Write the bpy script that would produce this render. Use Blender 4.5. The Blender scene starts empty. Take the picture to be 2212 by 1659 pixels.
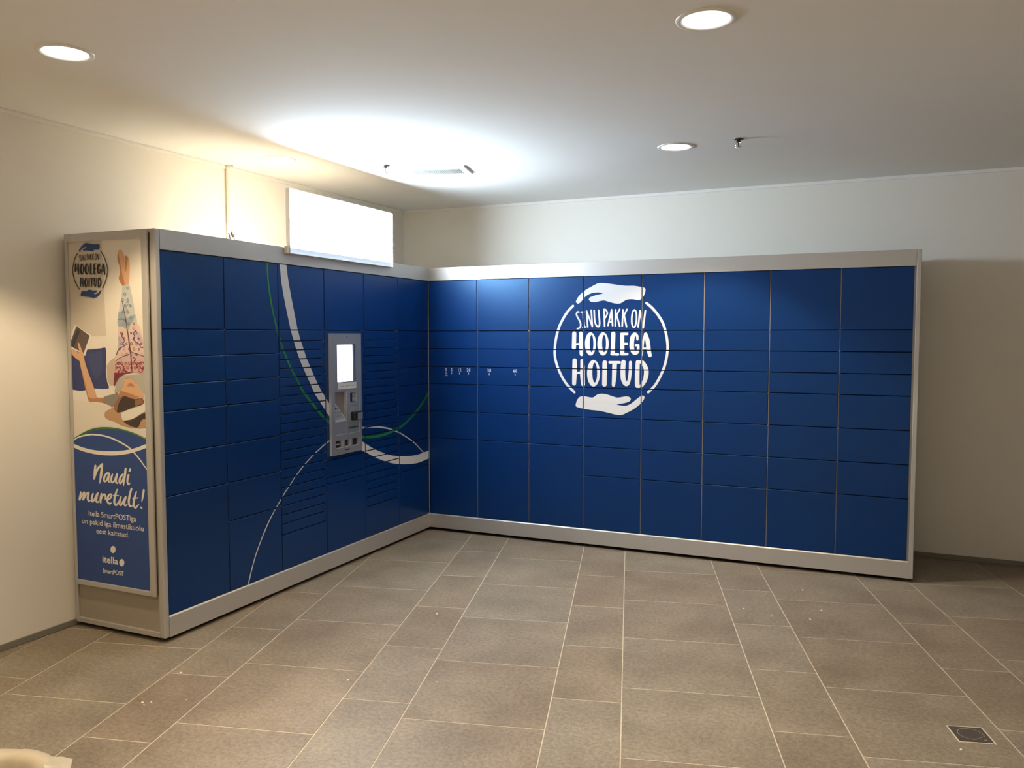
import bpy, bmesh, math, random
from mathutils import Vector, Matrix
from mathutils.geometry import tessellate_polygon
random.seed(7)
PI = math.pi
S = bpy.context.scene
C = S.collection

# ------------------------------------------------------------------ camera, world, exposure
cam = bpy.data.objects.new('camera', bpy.data.cameras.new('camera'))
C.objects.link(cam)
cam.data.sensor_fit = 'HORIZONTAL'
cam.data.sensor_width = 36.0
cam.data.lens = 1776.17 / 2212 * 36.0
cam.data.clip_start = 0.02
YAW, PITCH, ROLL = -0.422, -0.0597, -0.0006
fwd = Vector((math.sin(YAW) * math.cos(PITCH), math.cos(YAW) * math.cos(PITCH), math.sin(PITCH)))
rt = Vector((math.cos(YAW), -math.sin(YAW), 0))
up = rt.cross(fwd)
rt2 = rt * math.cos(ROLL) + up * math.sin(ROLL)
up2 = up * math.cos(ROLL) - rt * math.sin(ROLL)
cam.matrix_world = Matrix(((rt2.x, up2.x, -fwd.x, 3.3075), (rt2.y, up2.y, -fwd.y, -5.7391), (rt2.z, up2.z, -fwd.z, 1.5761), (0, 0, 0, 1)))
S.camera = cam
world = bpy.data.worlds.new('world')
S.world = world
world.use_nodes = True
world.node_tree.nodes['Background'].inputs[0].default_value = (1.0, 0.86, 0.68, 1)
world.node_tree.nodes['Background'].inputs[1].default_value = 0.0
S.view_settings.view_transform = 'Standard'
S.view_settings.look = 'None'
S.view_settings.gamma = 1.0
S.view_settings.use_curve_mapping = False
S.view_settings.exposure = 0.0
try:
    S.cycles.use_denoising = True
    S.cycles.max_bounces = 10
    S.cycles.diffuse_bounces = 6
    S.cycles.sample_clamp_indirect = 8.0
except Exception:
    pass

DOWN_POWER = 150.0              # warm recessed downlights
DOWN_COL = (1.0, 0.82, 0.58)
DOWN_CONE = math.radians(106)
SIGN_STRENGTH = 62.0             # cool light box
SIGN_COL = (0.72, 0.87, 1.0)
SCREEN_STRENGTH = 1.6

# ------------------------------------------------------------------ materials
def mat(name, col, rough=0.5, metal=0.0, spec=0.5, emit=None, estr=0.0, noise=None, bump=None, vary=None):
    m = bpy.data.materials.new(name)
    m.use_nodes = True
    nt = m.node_tree
    b = nt.nodes['Principled BSDF']
    b.inputs['Base Color'].default_value = (*col, 1)
    b.inputs['Roughness'].default_value = rough
    b.inputs['Metallic'].default_value = metal
    b.inputs['Specular IOR Level'].default_value = spec
    if emit:
        b.inputs['Emission Color'].default_value = (*emit, 1)
        b.inputs['Emission Strength'].default_value = estr
    tc = None
    if noise or bump:
        tc = nt.nodes.new('ShaderNodeTexCoord')
    if noise:
        sc, amt = noise
        n = nt.nodes.new('ShaderNodeTexNoise')
        n.inputs['Scale'].default_value = sc
        n.inputs['Detail'].default_value = 4
        nt.links.new(tc.outputs['Object'], n.inputs['Vector'])
        r = nt.nodes.new('ShaderNodeValToRGB')
        r.color_ramp.elements[0].position = 0.3
        r.color_ramp.elements[1].position = 0.7
        r.color_ramp.elements[0].color = (*[c * (1 - amt) for c in col], 1)
        r.color_ramp.elements[1].color = (*[min(1, c * (1 + amt)) for c in col], 1)
        nt.links.new(n.outputs['Fac'], r.inputs['Fac'])
        nt.links.new(r.outputs['Color'], b.inputs['Base Color'])
    if bump:
        sc, st = bump
        n = nt.nodes.new('ShaderNodeTexNoise')
        n.inputs['Scale'].default_value = sc
        n.inputs['Detail'].default_value = 3
        nt.links.new(tc.outputs['Object'], n.inputs['Vector'])
        bp = nt.nodes.new('ShaderNodeBump')
        bp.inputs['Strength'].default_value = st
        bp.inputs['Distance'].default_value = 0.002
        nt.links.new(n.outputs['Fac'], bp.inputs['Height'])
        nt.links.new(bp.outputs['Normal'], b.inputs['Normal'])
    return m

def tile_material():
    m = bpy.data.materials.new('stone_tile')
    m.use_nodes = True
    nt = m.node_tree
    L = nt.links.new
    b = nt.nodes['Principled BSDF']
    geo = nt.nodes.new('ShaderNodeNewGeometry')
    info = nt.nodes.new('ShaderNodeObjectInfo')
    add = nt.nodes.new('ShaderNodeVectorMath'); add.operation = 'MULTIPLY_ADD'
    comb = nt.nodes.new('ShaderNodeCombineXYZ')
    L(info.outputs['Random'], comb.inputs[0]); L(info.outputs['Random'], comb.inputs[1])
    add.inputs[1].default_value = (9, 9, 9)
    L(comb.outputs[0], add.inputs[0]); L(geo.outputs['Position'], add.inputs[2])
    def noise(scale, detail, rough=0.55, stretch=None):
        n = nt.nodes.new('ShaderNodeTexNoise')
        n.inputs['Scale'].default_value = scale
        n.inputs['Detail'].default_value = detail
        n.inputs['Roughness'].default_value = rough
        L(add.outputs[0], n.inputs['Vector'])
        return n
    def ramp(src, p0, c0, p1, c1):
        r = nt.nodes.new('ShaderNodeValToRGB')
        r.color_ramp.elements[0].position = p0; r.color_ramp.elements[0].color = (*c0, 1)
        r.color_ramp.elements[1].position = p1; r.color_ramp.elements[1].color = (*c1, 1)
        L(src, r.inputs['Fac'])
        return r
    def mix(mode, fac, a, bb):
        x = nt.nodes.new('ShaderNodeMix'); x.data_type = 'RGBA'; x.blend_type = mode
        if hasattr(fac, 'is_linked'): L(fac, x.inputs[0])
        else: x.inputs[0].default_value = fac
        L(a, x.inputs[6]); L(bb, x.inputs[7])
        return x.outputs[2]
    big = ramp(noise(3.0, 5).outputs['Fac'], 0.3, TILE_A, 0.7, TILE_B)
    mid = ramp(noise(52.0, 6, 0.7).outputs['Fac'], 0.36, (0.74, 0.73, 0.71), 0.62, (1.14, 1.13, 1.12))
    dark = ramp(noise(165.0, 2, 0.6).outputs['Fac'], 0.60, (1, 1, 1), 0.72, (0.45, 0.42, 0.38))
    light = ramp(noise(150.0, 2, 0.6).outputs['Fac'], 0.66, (1, 1, 1), 0.76, (1.7, 1.65, 1.55))
    tone = ramp(info.outputs['Random'], 0.0, (0.98, 0.92, 0.88), 1.0, (1.03, 1.05, 1.07))
    c = mix('MULTIPLY', 1.0, big.outputs[0], mid.outputs[0])
    c = mix('MULTIPLY', 1.0, c, dark.outputs[0])
    c = mix('MULTIPLY', 1.0, c, light.outputs[0])
    c = mix('MULTIPLY', 1.0, c, tone.outputs[0])
    L(c, b.inputs['Base Color'])
    b.inputs['Roughness'].default_value = 0.48
    b.inputs['Specular IOR Level'].default_value = 0.35
    bp = nt.nodes.new('ShaderNodeBump'); bp.inputs['Strength'].default_value = 0.25; bp.inputs['Distance'].default_value = 0.001
    L(noise(60.0, 4).outputs['Fac'], bp.inputs['Height']); L(bp.outputs[0], b.inputs['Normal'])
    return m

TILE_A = (0.188, 0.155, 0.117)
TILE_B = (0.272, 0.231, 0.180)
M = {}
M['wall'] = mat('wall_paint', (0.78, 0.755, 0.70), 0.85, spec=0.2, bump=(220, 0.08))
M['ceiling'] = mat('ceiling_paint', (0.80, 0.79, 0.77), 0.9, spec=0.15)
M['base'] = mat('baseboard_grey', (0.20, 0.19, 0.17), 0.5)
M['grout'] = mat('tile_grout', (0.50, 0.44, 0.35), 0.9, noise=(40, 0.12))
M['tile'] = tile_material()
M['metal'] = mat('powder_coated_aluminium', (0.53, 0.515, 0.50), 0.42, metal=0.5, noise=(600, 0.03))
M['infill'] = mat('painted_steel_infill', (0.36, 0.32, 0.27), 0.5, metal=0.2)
M['steel'] = mat('galvanised_roof_sheet', (0.72, 0.72, 0.70), 0.42, metal=0.85, noise=(25, 0.1))
M['carcass'] = mat('dark_carcass', (0.012, 0.011, 0.012), 0.7)
M['mullion'] = mat('mullion_steel', (0.42, 0.37, 0.33), 0.5, metal=0.2)
M['rubber'] = mat('black_plinth_void', (0.006, 0.006, 0.006), 0.9)
M['blue'] = mat('blue_powder_coat', (0.0015, 0.0245, 0.130), 0.35, spec=0.62, bump=(900, 0.03))
M['blue'].node_tree.nodes['Principled BSDF'].inputs['Specular Tint'].default_value = (0.38, 0.72, 1.0, 1)
M['vinyl'] = mat('white_vinyl_film', (0.70, 0.69, 0.70), 0.45)
M['green'] = mat('green_vinyl_film', (0.018, 0.20, 0.035), 0.45)
M['pin'] = mat('zinc_hinge_pin', (0.6, 0.55, 0.5), 0.4, metal=0.7)
M['white'] = mat('white_plastic', (0.80, 0.80, 0.79), 0.4)
M['pipe'] = mat('cream_conduit', (0.78, 0.74, 0.66), 0.5)
M['lens'] = mat('lit_lens', (1, 1, 1), 0.5, emit=(1.0, 0.93, 0.80), estr=14.0)
M['glow'] = mat('lit_sign_face', (1, 1, 1), 0.5, emit=SIGN_COL, estr=SIGN_STRENGTH)
M['glowrim'] = mat('lit_acrylic_rim', (0.35, 0.37, 0.40), 0.5, emit=(0.66, 0.79, 1.0), estr=0.55)
M['screen'] = mat('lit_screen', (1, 1, 1), 0.3, emit=(0.93, 0.97, 1.0), estr=SCREEN_STRENGTH)
M['bezel'] = mat('terminal_silver', (0.36, 0.37, 0.39), 0.42, metal=0.5, noise=(700, 0.05))
M['bezelw'] = mat('terminal_lip', (0.70, 0.72, 0.75), 0.35, metal=0.3)
M['darkblue'] = mat('screen_recess', (0.02, 0.035, 0.09), 0.4)
M['bay'] = mat('bay_wall', (0.26, 0.22, 0.20), 0.5, metal=0.3)
M['black'] = mat('black_plastic', (0.012, 0.012, 0.013), 0.4)
M['chrome'] = mat('chrome', (0.75, 0.75, 0.75), 0.15, metal=1.0)
M['gunmetal'] = mat('dark_chrome', (0.16, 0.16, 0.17), 0.25, metal=0.9)
M['greyp'] = mat('grey_plastic', (0.33, 0.34, 0.36), 0.45)
M['inkgrey'] = mat('grey_ink', (0.30, 0.30, 0.32), 0.6)
M['floorbox'] = mat('dark_grey_box_lid', (0.085, 0.070, 0.060), 0.5, metal=0.3)
M['boxline'] = mat('worn_lid_edge', (0.34, 0.28, 0.24), 0.5)
M['boxtrim'] = mat('floor_box_edging', (0.62, 0.54, 0.42), 0.6)
M['bin'] = mat('cream_bin_plastic', (0.47, 0.40, 0.29), 0.5)
M['crumb'] = mat('plaster_crumb', (0.8, 0.75, 0.66), 0.9)
def film():
    m = mat('plastic_bag_film', (0.55, 0.50, 0.41), 0.35)
    m.node_tree.nodes['Principled BSDF'].inputs['Alpha'].default_value = 0.72
    return m
M['film'] = film()
PR = {'paper': (0.76, 0.71, 0.64), 'shade': (0.60, 0.54, 0.46), 'duvet': (0.80, 0.75, 0.69), 'throw': (0.52, 0.42, 0.34), 'navy': (0.028, 0.042, 0.16),
      'navyl': (0.042, 0.060, 0.175), 'white': (0.78, 0.74, 0.68), 'slate': (0.115, 0.080, 0.075), 'ink': (0.045, 0.040, 0.055), 'skin': (0.66, 0.39, 0.23),
      'tan': (0.46, 0.21, 0.095), 'paleblue': (0.50, 0.52, 0.53), 'bluegrey': (0.32, 0.37, 0.42), 'pink': (0.70, 0.52, 0.47), 'lilac': (0.50, 0.42, 0.50),
      'mauve': (0.60, 0.43, 0.44), 'rose': (0.62, 0.36, 0.34), 'crimson': (0.22, 0.025, 0.05), 'grey': (0.44, 0.41, 0.37), 'greyd': (0.26, 0.23, 0.20),
      'blond': (0.50, 0.30, 0.16), 'brownl': (0.27, 0.14, 0.07), 'brown': (0.055, 0.030, 0.022), 'plum': (0.10, 0.035, 0.07), 'violet': (0.13, 0.06, 0.19),
      'teal': (0.13, 0.25, 0.29), 'pblue': (0.020, 0.065, 0.26), 'pgreen': (0.045, 0.16, 0.015), 'pwhite': (0.82, 0.78, 0.72), 'pink_blue': (0.018, 0.05, 0.19), 'lettering': (0.025, 0.022, 0.03)}
for k, c in PR.items():
    M['p_' + k] = mat('print_' + k, c, 0.5)

# ------------------------------------------------------------------ mesh helpers
class MB:
    """collects polygons (world coordinates) with material slots; build() links ONE mesh object"""
    def __init__(self):
        self.v, self.f, self.mi, self.ms, self.smooth = [], [], [], [], []
    def slot(self, m):
        if m not in self.ms: self.ms.append(m)
        return self.ms.index(m)
    def face(self, pts, m, smooth=False):
        n = len(self.v)
        self.v += [tuple(p) for p in pts]
        self.f.append(tuple(range(n, n + len(pts))))
        self.mi.append(self.slot(m)); self.smooth.append(smooth)
    def mesh(self, verts, faces, m, smooth=False):
        n = len(self.v)
        self.v += [tuple(p) for p in verts]
        for f in faces:
            self.f.append(tuple(n + i for i in f)); self.mi.append(self.slot(m)); self.smooth.append(smooth)
    def box(self, lo, hi, m, bevel=0.0):
        x0, y0, z0 = lo; x1, y1, z1 = hi
        if bevel <= 0:
            v = [(x0, y0, z0), (x1, y0, z0), (x1, y1, z0), (x0, y1, z0), (x0, y0, z1), (x1, y0, z1), (x1, y1, z1), (x0, y1, z1)]
            self.mesh(v, [(0, 3, 2, 1), (4, 5, 6, 7), (0, 1, 5, 4), (1, 2, 6, 5), (2, 3, 7, 6), (3, 0, 4, 7)], m)
            return
        bm = bmesh.new()
        bmesh.ops.create_cube(bm, size=1)
        for q in bm.verts:
            q.co = Vector(((x0 + x1) / 2 + q.co.x * (x1 - x0), (y0 + y1) / 2 + q.co.y * (y1 - y0), (z0 + z1) / 2 + q.co.z * (z1 - z0)))
        bmesh.ops.bevel(bm, geom=bm.edges[:], offset=bevel, segments=2, affect='EDGES', profile=0.5)
        bm.verts.index_update()
        self.mesh([q.co[:] for q in bm.verts], [[q.index for q in f.verts] for f in bm.faces], m)
        bm.free()
    def lathe(self, prof, m, origin=(0, 0, 0), seg=32, smooth=True, caps=True):
        ox, oy, oz = origin
        vs, fs = [], []
        for r, z in prof:
            for k in range(seg):
                a = 2 * PI * k / seg
                vs.append((ox + r * math.cos(a), oy + r * math.sin(a), oz + z))
        for i in range(len(prof) - 1):
            for k in range(seg):
                k2 = (k + 1) % seg
                fs.append((i * seg + k, i * seg + k2, (i + 1) * seg + k2, (i + 1) * seg + k))
        self.mesh(vs, fs, m, smooth)
        if caps:
            n = len(prof)
            if prof[0][0] > 1e-6: self.face(vs[0:seg][::-1], m)
            if prof[-1][0] > 1e-6: self.face(vs[(n - 1) * seg:], m)
    def tube(self, pts, r, m, seg=10):
        pts = [Vector(p) for p in pts]
        rings = []
        for i, p in enumerate(pts):
            t = (pts[min(i + 1, len(pts) - 1)] - pts[max(i - 1, 0)]).normalized()
            a = t.orthogonal().normalized() if i == 0 else (rings[-1][1] - t * rings[-1][1].dot(t)).normalized()
            b = t.cross(a)
            rr = r[i] if isinstance(r, (list, tuple)) else r
            rings.append(([p + (a * math.cos(2 * PI * k / seg) + b * math.sin(2 * PI * k / seg)) * rr for k in range(seg)], a))
        vs = [q for rg, _ in rings for q in rg]
        fs = [(i * seg + k, i * seg + (k + 1) % seg, (i + 1) * seg + (k + 1) % seg, (i + 1) * seg + k) for i in range(len(pts) - 1) for k in range(seg)]
        self.mesh(vs, fs, m, True)
        self.face(rings[0][0][::-1], m); self.face(rings[-1][0], m)
    def build(self, name, parent=None, origin=None):
        """parent: the thing or part; vertices are re-based on the parent's world location (or origin)"""
        me = bpy.data.meshes.new(name)
        base = Vector(origin) if origin is not None else (WL[parent] if parent is not None else Vector((0, 0, 0)))
        me.from_pydata([tuple(Vector(p) - base) for p in self.v], [], self.f)
        for m in self.ms: me.materials.append(m)
        me.polygons.foreach_set('material_index', self.mi)
        me.polygons.foreach_set('use_smooth', self.smooth)
        me.update()
        o = bpy.data.objects.new(name, me)
        C.objects.link(o)
        if parent is not None:
            o.parent = parent
            o.location = base - WL[parent]
        else:
            o.location = base
        WL[o] = base
        return o

WL = {}     # world location of every object (no object is rotated or scaled)

def tag(o, label=None, cat=None, group=None, kind=None):
    if label: o['label'] = label
    if cat: o['category'] = cat
    if group: o['group'] = group
    if kind: o['kind'] = kind
    return o

def thing(name, label, cat, loc, group=None):
    o = bpy.data.objects.new(name, None)
    o.empty_display_size = 0.05
    C.objects.link(o)
    o.location = loc
    WL[o] = Vector(loc)
    return tag(o, label, cat, group)

# local frames of the three printed planes: u to the right, v up, d towards the viewer
FR = {'L': lambda u, v, d: (d, u, v), 'R': lambda u, v, d: (u, -d, v), 'E': lambda u, v, d: (u, -2.712 - d, v)}

def plate(mb, fr, u0, u1, v0, v1, d0, d1, m, holes=(), side=None):
    """flat plate from depth d0 (back) to d1 (front) with rectangular holes"""
    side = side or m
    us = sorted({u0, u1, *[h[0] for h in holes], *[h[1] for h in holes]})
    vs = sorted({v0, v1, *[h[2] for h in holes], *[h[3] for h in holes]})
    solid = lambda i, j: 0 <= i < len(us) - 1 and 0 <= j < len(vs) - 1 and not any(h[0] <= (us[i] + us[i + 1]) / 2 <= h[1] and h[2] <= (vs[j] + vs[j + 1]) / 2 <= h[3] for h in holes)
    for i in range(len(us) - 1):
        for j in range(len(vs) - 1):
            if not solid(i, j): continue
            a, b, c, e = us[i], us[i + 1], vs[j], vs[j + 1]
            mb.face([fr(a, c, d1), fr(b, c, d1), fr(b, e, d1), fr(a, e, d1)], m)
            mb.face([fr(a, e, d0), fr(b, e, d0), fr(b, c, d0), fr(a, c, d0)], m)
            if not solid(i - 1, j): mb.face([fr(a, c, d0), fr(a, c, d1), fr(a, e, d1), fr(a, e, d0)], side)
            if not solid(i + 1, j): mb.face([fr(b, c, d1), fr(b, c, d0), fr(b, e, d0), fr(b, e, d1)], side)
            if not solid(i, j - 1): mb.face([fr(a, c, d0), fr(b, c, d0), fr(b, c, d1), fr(a, c, d1)], side)
            if not solid(i, j + 1): mb.face([fr(a, e, d1), fr(b, e, d1), fr(b, e, d0), fr(a, e, d0)], side)

def fbox(mb, fr, u0, u1, v0, v1, d0, d1, m, bevel=0.0):
    a, b = fr(u0, v0, d0), fr(u1, v1, d1)
    mb.box(tuple(min(x, y) for x, y in zip(a, b)), tuple(max(x, y) for x, y in zip(a, b)), m, bevel)

# ---------------- flat print: everything becomes convex pieces (lists of (u, v) in metres)
def k(p): return (p[0] * 0.001, p[1] * 0.001)
def area(p): return sum(p[i][0] * p[(i + 1) % len(p)][1] - p[(i + 1) % len(p)][0] * p[i][1] for i in range(len(p))) / 2
def ccw(p): return p if area(p) > 0 else p[::-1]

def smooth_line(pts, n=3):
    """Catmull-Rom through the points"""
    out = []
    for i in range(len(pts) - 1):
        p0, p1, p2, p3 = pts[max(i - 1, 0)], pts[i], pts[i + 1], pts[min(i + 2, len(pts) - 1)]
        for s in range(n):
            t = s / n
            out.append(tuple(0.5 * (2 * b + (c - a) * t + (2 * a - 5 * b + 4 * c - d) * t * t + (3 * b - a - 3 * c + d) * t ** 3) for a, b, c, d in zip(p0, p1, p2, p3)))
    out.append(tuple(pts[-1]))
    return out

def stroke(pts, kx=1.0, caps=True, n=4):
    """round brush stroke; pts are (u, v, width) in mm; kx widens it along u"""
    P = smooth_line(pts, n) if len(pts) > 2 else [tuple(p) for p in pts]
    P = [(p[0] * .001 / kx, p[1] * .001, p[2] * .0005) for p in P]
    n = len(P)
    T = []
    for i in range(n):
        a, b = P[max(i - 1, 0)], P[min(i + 1, n - 1)]
        l = math.hypot(b[0] - a[0], b[1] - a[1]) or 1e-9
        T.append(((b[0] - a[0]) / l, (b[1] - a[1]) / l))
    A = [(p[0] - t[1] * p[2], p[1] + t[0] * p[2]) for p, t in zip(P, T)]
    B = [(p[0] + t[1] * p[2], p[1] - t[0] * p[2]) for p, t in zip(P, T)]
    out = [[A[i], B[i], B[i + 1], A[i + 1]] for i in range(n - 1)]
    for q in P[1:-1]:
        out.append([(q[0] + q[2] * math.cos(2 * PI * m / 10), q[1] + q[2] * math.sin(2 * PI * m / 10)) for m in range(10)])
    if caps:        # half round ends
        for q, t, s in ((P[0], T[0], -1), (P[-1], T[-1], 1)):
            a0 = math.atan2(t[1] * s, t[0] * s) - PI / 2
            out.append([(q[0] + q[2] * math.cos(a0 + PI * m / 8), q[1] + q[2] * math.sin(a0 + PI * m / 8)) for m in range(9)])
    return [ccw([(x * kx, y) for x, y in pc]) for pc in out]

def strip(a, b, n=2):
    A, B = smooth_line(a, n), smooth_line(b, n)
    return [ccw([k(A[i]), k(A[i + 1]), k(B[i + 1]), k(B[i])]) for i in range(min(len(A), len(B)) - 1)]

def ring(o, i):
    n = len(o)
    return [ccw([k(o[j]), k(o[(j + 1) % n]), k(i[(j + 1) % n]), k(i[j])]) for j in range(n)]

def blob(pts, sm=2):
    P = [k(p) for p in (smooth_line(list(pts) + [pts[0]], sm)[:-1] if sm > 1 else pts)]
    tri = tessellate_polygon([[Vector((*p, 0)) for p in P]])
    return [ccw([P[i] for i in t]) for t in tri if abs(area([P[i] for i in t])) > 1e-10]

def clip(poly, u0, u1, v0, v1):
    for ax, lim, sg in ((0, u0, 1), (0, u1, -1), (1, v0, 1), (1, v1, -1)):
        out = []
        for i in range(len(poly)):
            a, b = poly[i], poly[(i + 1) % len(poly)]
            da, db = sg * (a[ax] - lim), sg * (b[ax] - lim)
            if da >= 0: out.append(a)
            if (da >= 0) != (db >= 0):
                t = da / (da - db)
                out.append((a[0] + (b[0] - a[0]) * t, a[1] + (b[1] - a[1]) * t))
        poly = out
        if len(poly) < 3: return []
    return poly

def text_pieces(txt, u0, u1, v, h=None, bold=0.0, sx=None, center=False):
    """built-in font, fitted between u0 and u1 on the baseline v with cap height h"""
    cu = bpy.data.curves.new('t', 'FONT')
    cu.body = txt
    cu.size = 1.0
    cu.resolution_u = 3
    cu.offset = bold
    o = bpy.data.objects.new('t', cu)
    C.objects.link(o)
    bpy.context.view_layer.update()
    me = o.to_mesh()
    co = [tuple(q.co[:2]) for q in me.vertices]
    fs = [list(f.vertices) for f in me.polygons]
    o.to_mesh_clear()
    bpy.data.objects.remove(o)
    bpy.data.curves.remove(cu)
    x0, x1 = min(c[0] for c in co), max(c[0] for c in co)
    y1 = max(c[1] for c in co)
    sy = h / (y1 if y1 > .2 else 1)
    if u1 is None:
        s = sy * (sx or 1.0)
        w = (x1 - x0) * s
        u0 = u0 - w / 2 if center else u0
    else:
        s = (u1 - u0) / (x1 - x0)
    out = []
    for f in fs:
        P = [(u0 + (co[i][0] - x0) * s, v + co[i][1] * sy) for i in f]
        if len(P) > 4:
            for t in tessellate_polygon([[Vector((*p, 0)) for p in P]]): out.append(ccw([P[i] for i in t]))
        else: out.append(ccw(P))
    return out
EMB_STROKES=[[(1270.1,1743.0,12.0),(1259.0,1744.5,12.0),(1252.2,1728.9,12.0),(1256.4,1713.1,12.0),(1270.4,1689.5,12.0),(1282.9,1663.3,12.0),(1284.4,1642.4,12.0),(1276.2,1626.8,12.0),(1259.6,1621.6,12.0)],[(1288.1,1742.8,9.9),(1311.5,1744.3,9.9)],[(1302.7,1743.9,11.5),(1312.6,1633.2,11.5)],[(1301.1,1631.4,9.9),(1325.8,1634.4,9.9)],[(1330.7,1748.8,12.0),(1339.6,1634.3,12.0)],[(1330.7,1748.8,12.0),(1375.2,1636.8,11.9)],[(1375.2,1636.8,11.9),(1366.3,1754.8,11.9)],[(1388.2,1753.3,11.9),(1392.6,1685.9,11.9),(1398.2,1660.0,11.9),(1407.8,1641.8,11.9),(1418.8,1635.3,11.9),(1428.2,1641.7,11.9),(1430.8,1664.9,11.9),(1426.4,1711.5,11.9),(1422.1,1754.1,11.9)],[(1464.0,1760.0,11.8),(1468.8,1638.9,11.9)],[(1464.0,1758.7,10.8),(1474.8,1758.6,10.8),(1485.6,1744.3,10.8),(1488.4,1731.4,10.8),(1481.8,1713.5,10.8),(1472.5,1698.2,10.8)],[(1520.4,1756.7,11.3),(1494.9,1643.9,11.3)],[(1520.4,1756.7,11.8),(1529.2,1642.5,11.8)],[(1504.9,1669.6,10.3),(1526.3,1670.7,10.3)],[(1551.1,1755.1,11.8),(1549.3,1641.1,11.8)],[(1581.6,1759.8,10.7),(1559.4,1717.9,10.8),(1552.8,1702.6,10.8)],[(1559.4,1715.3,11.8),(1582.6,1637.1,11.8)],[(1605.5,1754.4,11.7),(1601.1,1639.6,11.8)],[(1635.8,1757.8,10.7),(1616.4,1719.8,10.7),(1607.2,1702.1,10.7)],[(1615.1,1712.2,11.7),(1632.9,1634.3,11.7)],[(1690.9,1753.3,11.2),(1680.6,1744.5,11.2),(1674.2,1724.3,11.2),(1671.3,1691.3,11.2),(1672.6,1658.3,11.2),(1678.8,1637.9,11.2),(1686.8,1629.7,11.2),(1697.2,1639.1,11.2),(1703.5,1663.1,11.2),(1706.4,1691.0,11.2),(1705.6,1724.0,11.1),(1700.2,1744.3,11.1),(1690.9,1753.3,11.2)],[(1731.4,1746.4,11.6),(1718.9,1632.6,11.7)],[(1731.4,1746.4,11.6),(1754.5,1626.2,11.6)],[(1770.3,1745.9,11.6),(1755.8,1626.1,11.6)],[(1235.4,1585.5,31.1),(1232.9,1481.2,31.2)],[(1286.9,1585.4,29.1),(1288.7,1510.6,31.0),(1293.4,1434.4,29.1)],[(1250.5,1506.3,15.3),(1274.0,1509.2,15.3)],[(1534.6,1583.7,31.0),(1531.3,1443.4,31.1)],[(1522.8,1436.5,18.0),(1571.0,1434.7,18.0)],[(1600.9,1575.5,29.3),(1603.3,1444.0,29.3)],[(1595.2,1582.3,17.9),(1638.6,1582.3,17.8)],[(1612.6,1511.1,16.3),(1637.8,1511.2,16.2)],[(1597.7,1436.3,17.9),(1639.8,1437.5,17.9)],[(1714.0,1543.2,15.6),(1712.4,1566.1,17.8),(1695.6,1580.9,23.7),(1679.2,1560.7,30.2),(1672.6,1512.1,31.9),(1676.6,1468.9,31.1),(1696.8,1446.1,29.7),(1717.5,1458.4,21.6),(1721.2,1501.5,16.1)],[(1703.2,1501.5,16.2),(1721.2,1502.1,16.1)],[(1774.2,1579.5,25.4),(1789.7,1526.0,30.0),(1797.1,1469.8,28.9),(1807.0,1429.7,24.6)],[(1770.0,1582.2,13.4),(1756.8,1531.2,14.8),(1751.7,1480.2,14.8),(1749.4,1430.5,10.2)],[(1757.3,1478.9,14.0),(1787.4,1479.1,13.9)],[(1239.2,1385.9,32.1),(1239.0,1305.0,34.9),(1235.5,1215.5,29.4)],[(1295.1,1386.6,21.7),(1301.2,1333.9,33.3),(1300.9,1278.3,34.8),(1306.2,1211.6,29.2)],[(1254.4,1294.1,16.7),(1283.8,1297.4,16.7)],[(1471.9,1373.7,33.5),(1470.1,1215.6,33.6)],[(1509.0,1376.1,19.2),(1582.7,1377.0,19.1)],[(1546.0,1367.8,32.8),(1543.8,1283.1,31.5),(1538.6,1211.7,24.1)],[(1612.2,1379.6,32.6),(1608.5,1311.6,34.0),(1613.2,1251.7,34.1),(1634.5,1220.9,31.3),(1653.9,1244.5,23.1),(1663.1,1312.5,21.7),(1664.0,1378.9,20.6)],[(1718.1,1381.0,28.3),(1714.8,1286.4,31.9),(1715.4,1216.1,32.0)],[(1715.5,1208.0,24.4),(1729.3,1208.3,24.3)],[(1725.1,1381.1,21.6),(1752.7,1378.7,26.9),(1777.8,1336.1,32.3),(1781.0,1293.1,32.3),(1770.4,1249.8,29.7),(1748.6,1214.2,24.3)],[(1224.5,1788.7,18.1),(1182.2,1747.4,18.2),(1144.9,1691.7,18.3),(1115.0,1632.1,18.3),(1092.6,1554.6,18.4),(1081.4,1469.6,18.4),(1085.4,1398.8,18.4),(1108.4,1328.2,18.4),(1138.8,1265.0,18.4),(1180.4,1205.8,18.4),(1238.3,1150.8,18.3)],[(1778.2,1800.6,17.4),(1821.8,1763.1,17.4),(1866.6,1709.1,17.4),(1901.2,1648.8,17.4),(1922.3,1575.3,17.4),(1933.3,1495.3,17.4),(1927.3,1421.7,17.4),(1907.8,1341.0,17.4),(1874.6,1266.5,17.5),(1840.9,1211.7,17.6),(1796.6,1166.5,17.6)]]
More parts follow.
